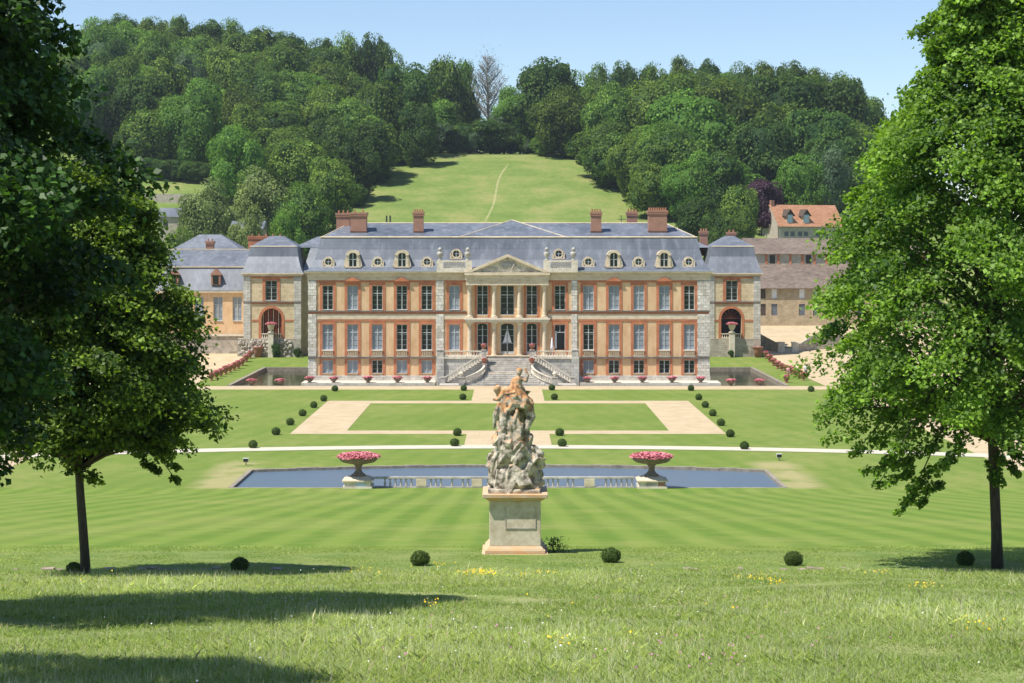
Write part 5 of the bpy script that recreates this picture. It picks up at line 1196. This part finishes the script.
EX = [  # px, py of the top, width px, distance, tone, label
 (405, 62, 62, 520, 'd', 'tall dark round-topped tree at the right shoulder of the left wood'), (378, 80, 58, 505, 'f', 'broad mid green tree below the left wood\'s right shoulder'), (352, 95, 58, 490, 'f', 'mid green tree in the middle of the left wood\'s lower slope'),
 (420, 100, 40, 500, 'd', 'dark tree at the upper left corner of the hill meadow'), (330, 112, 52, 468, 'd', 'dark round tree low in the left wood above the bright tree'), (372, 118, 46, 474, 'd', 'dark tree at the left edge of the hill meadow, upper one'), (352, 140, 46, 452, 'd', 'dark tree at the left edge of the hill meadow, lower one'),
 (238, 120, 62, 430, 'b', 'bright light green tree low in the left wood'), (300, 135, 60, 436, 'f', 'mid green tree right of the bright green tree in the left wood'), (333, 155, 56, 412, 'f', 'mid green tree low beside the hill meadow behind the left chimneys'),
 (266, 172, 66, 385, 'o', 'big pale olive tree behind the left pavilion roof'), (243, 214, 40, 350, 'o', 'small pale olive tree over the left pavilion chimney'), (205, 184, 54, 372, 'o', 'pale olive tree behind the service wing roof'), (305, 180, 56, 380, 'f', 'mid green tree behind the left linking wing'), (286, 207, 44, 352, 'b', 'small bright green tree just above the left pavilion roof'), (180, 225, 40, 345, 'f', 'low green tree beside the service wing chimney'),
 (442, 52, 50, 560, 'f', 'tall airy tree above the top left corner of the hill meadow'), (466, 58, 40, 570, 'f', 'green tree beside the bare grey tree on the skyline'), (504, 112, 44, 548, 'u', 'bluish green low tree under the bare grey tree'), (440, 120, 40, 540, 'u', 'bluish green tree at the top edge of the hill meadow'), (470, 125, 34, 545, 'f', 'small green tree at the top edge of the hill meadow'),
 (545, 56, 68, 535, 'd', 'large dark tree right of the gap at the top of the hill meadow'), (520, 80, 44, 548, 'b', 'bright green tree at the skyline gap'), (580, 70, 56, 545, 'f', 'mid green tree on the central skyline'), (562, 105, 48, 528, 'd', 'dark tree standing at the upper right of the hill meadow'), (607, 125, 34, 512, 'u', 'slim bluish grey-green tree at the right edge of the hill meadow'), (590, 110, 44, 520, 'd', 'dark tree above the right edge of the hill meadow'),
 (640, 78, 66, 500, 'f', 'mid green tree in the upper right wood above the meadow\'s corner'), (626, 140, 34, 488, 'u', 'low bluish tree at the right corner of the hill meadow'), (676, 70, 74, 500, 'f', 'broad mid green crown in the upper middle of the right wood'),
 (692, 92, 82, 470, 'b', 'big bright-topped crown in the middle of the right wood'), (664, 120, 72, 442, 'f', 'great rounded tree in front at the left of the right wood'), (690, 132, 74, 440, 'f', 'great rounded tree in front, right of the rounded left one'), (655, 160, 52, 428, 'f', 'lowest leafy tree beside the right edge of the meadow'),
 (735, 75, 80, 480, 'f', 'broad crown on the right wood behind the bright-topped one'), (785, 70, 90, 490, 'd', 'broad dark crown high in the right wood'), (835, 72, 84, 490, 'd', 'large dark crown at the right end of the right wood'), (760, 110, 70, 450, 'd', 'dark tree in the centre of the right wood above the purple tree'), (815, 105, 70, 460, 'd', 'dark tree in the right wood above the farmhouse'), (725, 150, 56, 425, 'd', 'dark tree left of the purple-leaved tree'),
 (740, 182, 40, 400, 'f', 'low green tree left of the purple-leaved tree'), (801, 150, 48, 424, 'b', 'light green tree right above the purple-leaved tree'), (826, 145, 46, 426, 'u', 'bluish green tree behind the orange-roofed farmhouse'), (852, 155, 50, 440, 'f', 'green tree rising behind the farmhouse\'s right end'), (762, 176, 36, 412, 'p', 'dark purple-leaved tree left of the orange-roofed farmhouse'), (744, 206, 26, 396, 'f', 'low green shrub-like tree under the purple-leaved tree'), (868, 90, 44, 500, 'd', 'last dark tree at the right end of the skyline'), (880, 120, 40, 520, 'u', 'small far bluish tree beyond the right end of the wood'), (700, 195, 44, 395, 'd', 'dark tree behind the right chimneys of the palace'), (720, 205, 36, 380, 'd', 'dark low tree above the right linking wing')]
for px, pyt, wd, Y, tn, lab in EX:
    x = PX(px, Y); h_ = PZ(pyt, Y)-ground(x, Y); far_tree(x, Y, max(6, h_), wd*Y/F*1.08, tn, lab, 'single trees that stand out from the hillside woods')
SK = [(95, 17), (125, 13), (150, 14), (178, 15), (205, 18), (232, 16), (262, 24), (290, 31), (318, 36), (345, 30), (372, 32), (398, 44)]
SKR = [(600, 60), (628, 60), (655, 60), (682, 55), (710, 58), (738, 60), (765, 58), (792, 60), (818, 65), (842, 70)]
for i, (px, pyt) in enumerate(SK): Y = 596; x = PX(px, Y); far_tree(x, Y, PZ(pyt, Y)-ground(x, Y), 36*Y/F*1.15, 'fdf'[i % 3], 'green tree along the skyline of the left wood', 'skyline trees of the left wood')
for i, (px, pyt) in enumerate(SKR): Y = 590; x = PX(px, Y); far_tree(x, Y, PZ(pyt, Y)-ground(x, Y), 34*Y/F*1.15, 'fdf'[i % 3], 'green tree along the skyline of the right wood', 'skyline trees of the right wood')
r_ = random.Random(99); cnt = 0
Y = 425.0
exw = [(PX(e[0], e[3]), e[3]) for e in EX]
while Y < 590:
    x = -175+r_.uniform(0, 8)
    while x < 145:
        xx, yy = x+r_.uniform(-3, 3), Y+r_.uniform(-3.5, 3.5); x += 12.5
        px = CX+xx/yy*F
        if px < 60 or px > 900: continue
        # the open meadow
        lft = interp(yy, [(424, -40), (470, -36), (500, -30), (520, -26), (545, -24)]); rgt = interp(yy, [(424, 27), (460, 28), (500, 24), (520, 12), (545, 4)])
        if yy < 528 and lft < xx < rgt: continue
        if yy >= 528 and -24 < xx < 6 and r_.random() < .55: continue
        if xx < 0 and yy < 445: continue
        if xx < -60 and yy < 456: continue
        if xx > 60 and yy < 440: continue
        if any((xx-a)**2+(yy-c_)**2 < 50 for a, c_ in exw): continue
        if yy > 528 and -24 < xx < 22: h_ = PZ(118, yy)-ground(xx, yy)
        else: h_ = r_.uniform(13.5, 24)
        # keep below the skyline
        lim = interp(px, [(60, 18), (230, 20), (300, 36), (400, 50), (440, 75), (520, 85), (560, 62), (700, 62), (850, 72), (880, 120), (920, 180)])
        h_ = min(h_, PZ(lim+6, yy)-ground(xx, yy))
        if h_ < 6: continue
        tn = r_.choices('fdbu', (.60, .27, .10, .03))[0]; side = 'left' if xx < -10 else 'right'
        far_tree(xx, yy, h_, r_.uniform(12, 20), tn, f'{TONE[tn][1]} broadleaf tree massed in the {side} wood on the hill', f'{TONE[tn][1]} trees of the {side} wood'); cnt += 1
    Y += 12.5
print('forest', cnt, ntree)
# hedge-like bushes at the wood's edge
for i, px in enumerate(range(152, 215, 9)):
    Y = 452; x = PX(px, Y); far_tree(x, Y, 5.5, 7, 'd', 'low dark bush in the hedge line under the left wood', 'hedge bushes under the left wood', 'bush')
for i, (px, Y) in enumerate(((392, 505), (402, 508), (640, 455), (618, 478), (600, 494), (585, 503), (545, 518), (352, 445), (357, 458), (370, 478), (455, 528), (468, 532), (512, 548), (524, 546), (535, 540), (500, 550))):
    x = PX(px, Y); far_tree(x, Y, r_.uniform(5, 8), r_.uniform(7, 9), 'fdu'[i % 3], 'low bush along the edge of the hill meadow', 'bushes along the edge of the hill meadow', 'bush')
# bare grey tree on the skyline
Y = 565; x = PX(488, Y); z = ground(x, Y); hh = PZ(60, Y)-z
T_ = thing('bare_tree', (x, Y, z), 'thin grey half-bare tree with sparse twiggy crown on the skyline above the meadow', 'tree')
b = MB(); b.tube([(x, Y, z-.5), (x+.2, Y, z+hh*.4), (x-.4, Y, z+hh*.8), (x, Y, z+hh)], [.5, .36, .2, .05], 8)
tw = MB()
for i in range(90):
    f_ = r_.uniform(.3, .97); a = r_.uniform(0, 6.28); L = (1.05-f_)*hh*.5+1; s0 = Vector((x, Y, z+hh*f_)); e = s0+Vector((math.cos(a)*L*.75, math.sin(a)*L*.75, L*.8)); tw.tube([s0, s0.lerp(e, .5)+Vector((0, 0, -.3)), e], [.14, .09, .04], 5)
    for k_ in range(7): p0 = s0.lerp(e, r_.uniform(.3, 1)); q = p0+Vector((r_.uniform(-1.6, 1.6), r_.uniform(-1.6, 1.6), r_.uniform(.2, 2))); tw.tube([p0, q], [.06, .03], 4)
b.build('trunk', 'pale_bark', T_, True); tw.build('branches', 'pale_bark', T_)
rg = np.random.default_rng(77); n = 1500; P = rg.normal(size=(n, 3))*np.array([2.6, 2.6, hh*.19])+np.array([0, 0, hh*.66]); link('foliage', leaf_mesh('foliage', P, rg.normal(size=(n, 3)), rg.uniform(.25, .5, n), np.clip(rg.normal(.6, .2, n), 0, 1), 'leaf_blue', seed=3), T_)
# climbing greenery on the pavilion base
for i, (px, w_, h_) in enumerate(((276, 1.6, 2.4), (298, 1.3, 1.8), (731, 1.0, 1.3))):
    x = PX(px, 286.8); o = bpy.data.objects.new('shrub', None); C.objects.link(o); o.location = (x, 286.9, .8); o.scale = (w_, w_*.6, h_)
    tag(o, ('leafy shrub growing against the rockwork under the left loggia', 'small shrub at the right corner of the left pavilion base', 'small shrub under the right pavilion loggia')[i], 'shrub', 'shrubs at the pavilion bases'); link('foliage', CV['leaf_dark'][i], o)

# ------------------------------------------------------------------ near meadow grass, flowers, stones
rg = np.random.default_rng(5)
def blades(name, n, ymin, ymax, xmarg, hfun, wid, mat, tone_m, seed, power=1.0, shp=None):
    rg = np.random.default_rng(seed); u = rg.random(n)
    Yv = 1/np.sqrt(lerp(1/ymin**2, 1/ymax**2, u)) if power == 2 else ymin*(ymax/ymin)**u
    Xv = (rg.random(n)*2-1)*(Yv*.29+xmarg)
    Z = np.interp(Yv, [p_[0] for p_ in PROF], [p_[1] for p_ in PROF])
    cl = np.sin(Xv*1.3+np.sin(Yv*.9)*2)*np.sin(Yv*.8+np.sin(Xv*.7)*1.5)
    cl2 = np.sin(Xv*.43+1.7)*np.sin(Yv*.31+.6+Xv*.2)
    h = hfun(rg, n)*(.85+.35*cl+.25*cl2)
    a = rg.random(n)*6.283; lean = rg.normal(size=(n, 2))*(.75 if mat == 'blade' else .22)*h[:, None]
    w_ = wid*rg.uniform(.6, 1.4, n)*(Yv/30)**.7
    base = np.stack([Xv, Yv, Z-.02], axis=1); dx = np.stack([np.cos(a)*w_, np.sin(a)*w_, np.zeros(n)], axis=1)
    mid = base+np.stack([lean[:, 0]*.35, lean[:, 1]*.35, h*.6], axis=1); tip = base+np.stack([lean[:, 0], lean[:, 1], h], axis=1)
    P = np.stack([base-dx, base+dx, mid+dx*.7, tip, mid-dx*.7], axis=1).reshape(-1, 3)
    me = bpy.data.meshes.new(name); me.vertices.add(5*n); me.vertices.foreach_set('co', P.astype(np.float32).ravel())
    me.loops.add(5*n); me.loops.foreach_set('vertex_index', np.arange(5*n, dtype=np.int32)); me.polygons.add(n)
    me.polygons.foreach_set('loop_start', np.arange(0, 5*n, 5, dtype=np.int32)); me.polygons.foreach_set('loop_total', np.full(n, 5, dtype=np.int32)); me.update(calc_edges=True)
    tn = np.clip(rg.normal(tone_m, .18, n)+.26*cl2+.14*cl, 0, 1); at = me.attributes.new('tone', 'FLOAT', 'POINT'); at.data.foreach_set('value', np.repeat(tn, 5).astype(np.float32))
    me.materials.append(MT[mat]); return link(name, me)
tag(blades('grass', 330000, 15.5, 46.3, 1.2, lambda g_, n: g_.uniform(.05, .12, n), .0075, 'blade', .42, 1), 'rough green meadow grass covering the near slope', 'grass', kind='stuff')
tag(blades('seeding_grass', 60000, 15.5, 46.0, 1.2, lambda g_, n: g_.uniform(.08, .24, n), .0019, 'straw', .6, 2), 'pale seeding grass stalks standing above the meadow', 'grass', kind='stuff')
tag(blades('mown_grass', 130000, 46.4, 56, 1.0, lambda g_, n: g_.uniform(.02, .06, n), .008, 'blade', .35, 3), 'short mown grass on the terrace edge round the statue', 'grass', kind='stuff')
def flowers(name, spots, n, mat, sz, lab, hh=.17):
    rg = np.random.default_rng(n); c_ = []
    for (px, py, sx, sy, k_) in spots:
        for _ in range(k_):
            qx = px+rg.normal()*sx; qy = py+rg.normal()*sy; Yq = 16.9/((qy-CY)/F+0) if False else None
            # intersect with meadow slope z=16.9-.14Y
            Yq = 1.9/((qy-CY)/F-.14) if (qy-CY)/F-.14 > .03 else 46
            Yq = min(Yq, 46.3); c_.append((PX(qx, Yq), Yq, ground(0, Yq)+hh*rg.uniform(.7, 1.3)))
    c_ = np.array(c_); nn = rg.normal(size=c_.shape)*.4; nn[:, 2] += .8; nn[:, 1] -= .5
    me = leaf_mesh(name, c_, nn, np.full(len(c_), sz)*rg.uniform(.7, 1.3, len(c_)), np.full(len(c_), .5), mat, 1.0); o = link(name, me)
    tag(o, lab, 'flowers', kind='stuff')
flowers('wildflowers', [(482, 578.5, 12, 1.2, 90), (540, 579, 14, 1.6, 25), (372, 577, 12, 1, 20), (440, 571, 6, .8, 20), (780, 590, 9, 1.2, 26), (880, 578, 10, 1, 16), (925, 592, 10, 1.2, 26), (755, 584, 10, 1.2, 30), (600, 600, 250, 30, 22), (985, 632, 20, 8, 18), (560, 652, 10, 4, 8), (430, 612, 5, 1.5, 10)], 7, 'yellow_petal', .032, 'scattered yellow wildflowers in the meadow grass')
flowers('daisies', [(500, 620, 260, 35, 130), (320, 611, 20, 2, 20)], 9, 'white_petal', .022, 'tiny white daisies dotted through the meadow')
flowers('clover', [(710, 665, 40, 12, 40), (600, 640, 230, 25, 60)], 11, 'clover_petal', .028, 'dull pink clover heads in the near meadow')
# stone edging remnants
for nm_, px0, px1, py, lab in (('l', -10, 348, 573.5, 'broken pinkish stone edging half buried along the left of the mown edge'), ('r', 664, 852, 568.5, 'broken pinkish stone edging half buried along the right of the mown edge')):
    Y = 46.7; o = thing('stone_edging', (PX((px0+px1)/2, Y), Y, ground(0, Y)), lab, 'kerb', 'stone edgings on the mown edge'); b = MB(); x = PX(px0, Y); r_ = random.Random(px1)
    while x < PX(px1, Y):
        L = r_.uniform(.2, .6)
        if r_.random() < .6: L *= .6; b.box(x, x+L-.03, Y+r_.uniform(-.08, .08), Y+.25, ground(0, Y)-.1, ground(0, Y)+r_.uniform(-.01, .055))
        x += L
    b.build('stones', 'edging_stone', o, bevel=.012)
# tall weeds right of the pedestal
o = thing('weed_clump', (SX+1.15, SY-.1, SG), 'clump of tall dark green weeds right of the statue pedestal', 'plant'); rg = np.random.default_rng(3); n = 260
P = np.stack([rg.normal(0, .16, n), rg.normal(0, .12, n), rg.random(n)**1.3*.48], axis=1); P[:, 0] *= (1.2-P[:, 2]); nn = rg.normal(size=(n, 3)); nn[:, 2] += .3
link('leaves', leaf_mesh('leaves', P, nn, np.full(n, .10), np.clip(rg.normal(.4, .2, n), 0, 1), 'leaf_box', .35), o)

# ------------------------------------------------------------------ air between the slope and the far woods
m, t, p = new_mat('haze_air'); t.nodes.remove(p); pv_ = N(t, 'ShaderNodeVolumePrincipled'); pv_.inputs['Color'].default_value = (.80, .88, 1, 1); pv_.inputs['Density'].default_value = .00011; pv_.inputs['Anisotropy'].default_value = .3
t.links.new(pv_.outputs[0], t.nodes['Material Output'].inputs['Volume']); MT['haze_air'] = m
b = MB(); b.box(-1505, 1505, -65, 1505, -80, 120); hz_ = b.build('haze', 'haze_air'); tag(hz_, 'thin summer haze over the valley', 'haze', kind='stuff'); hz_.visible_shadow = True
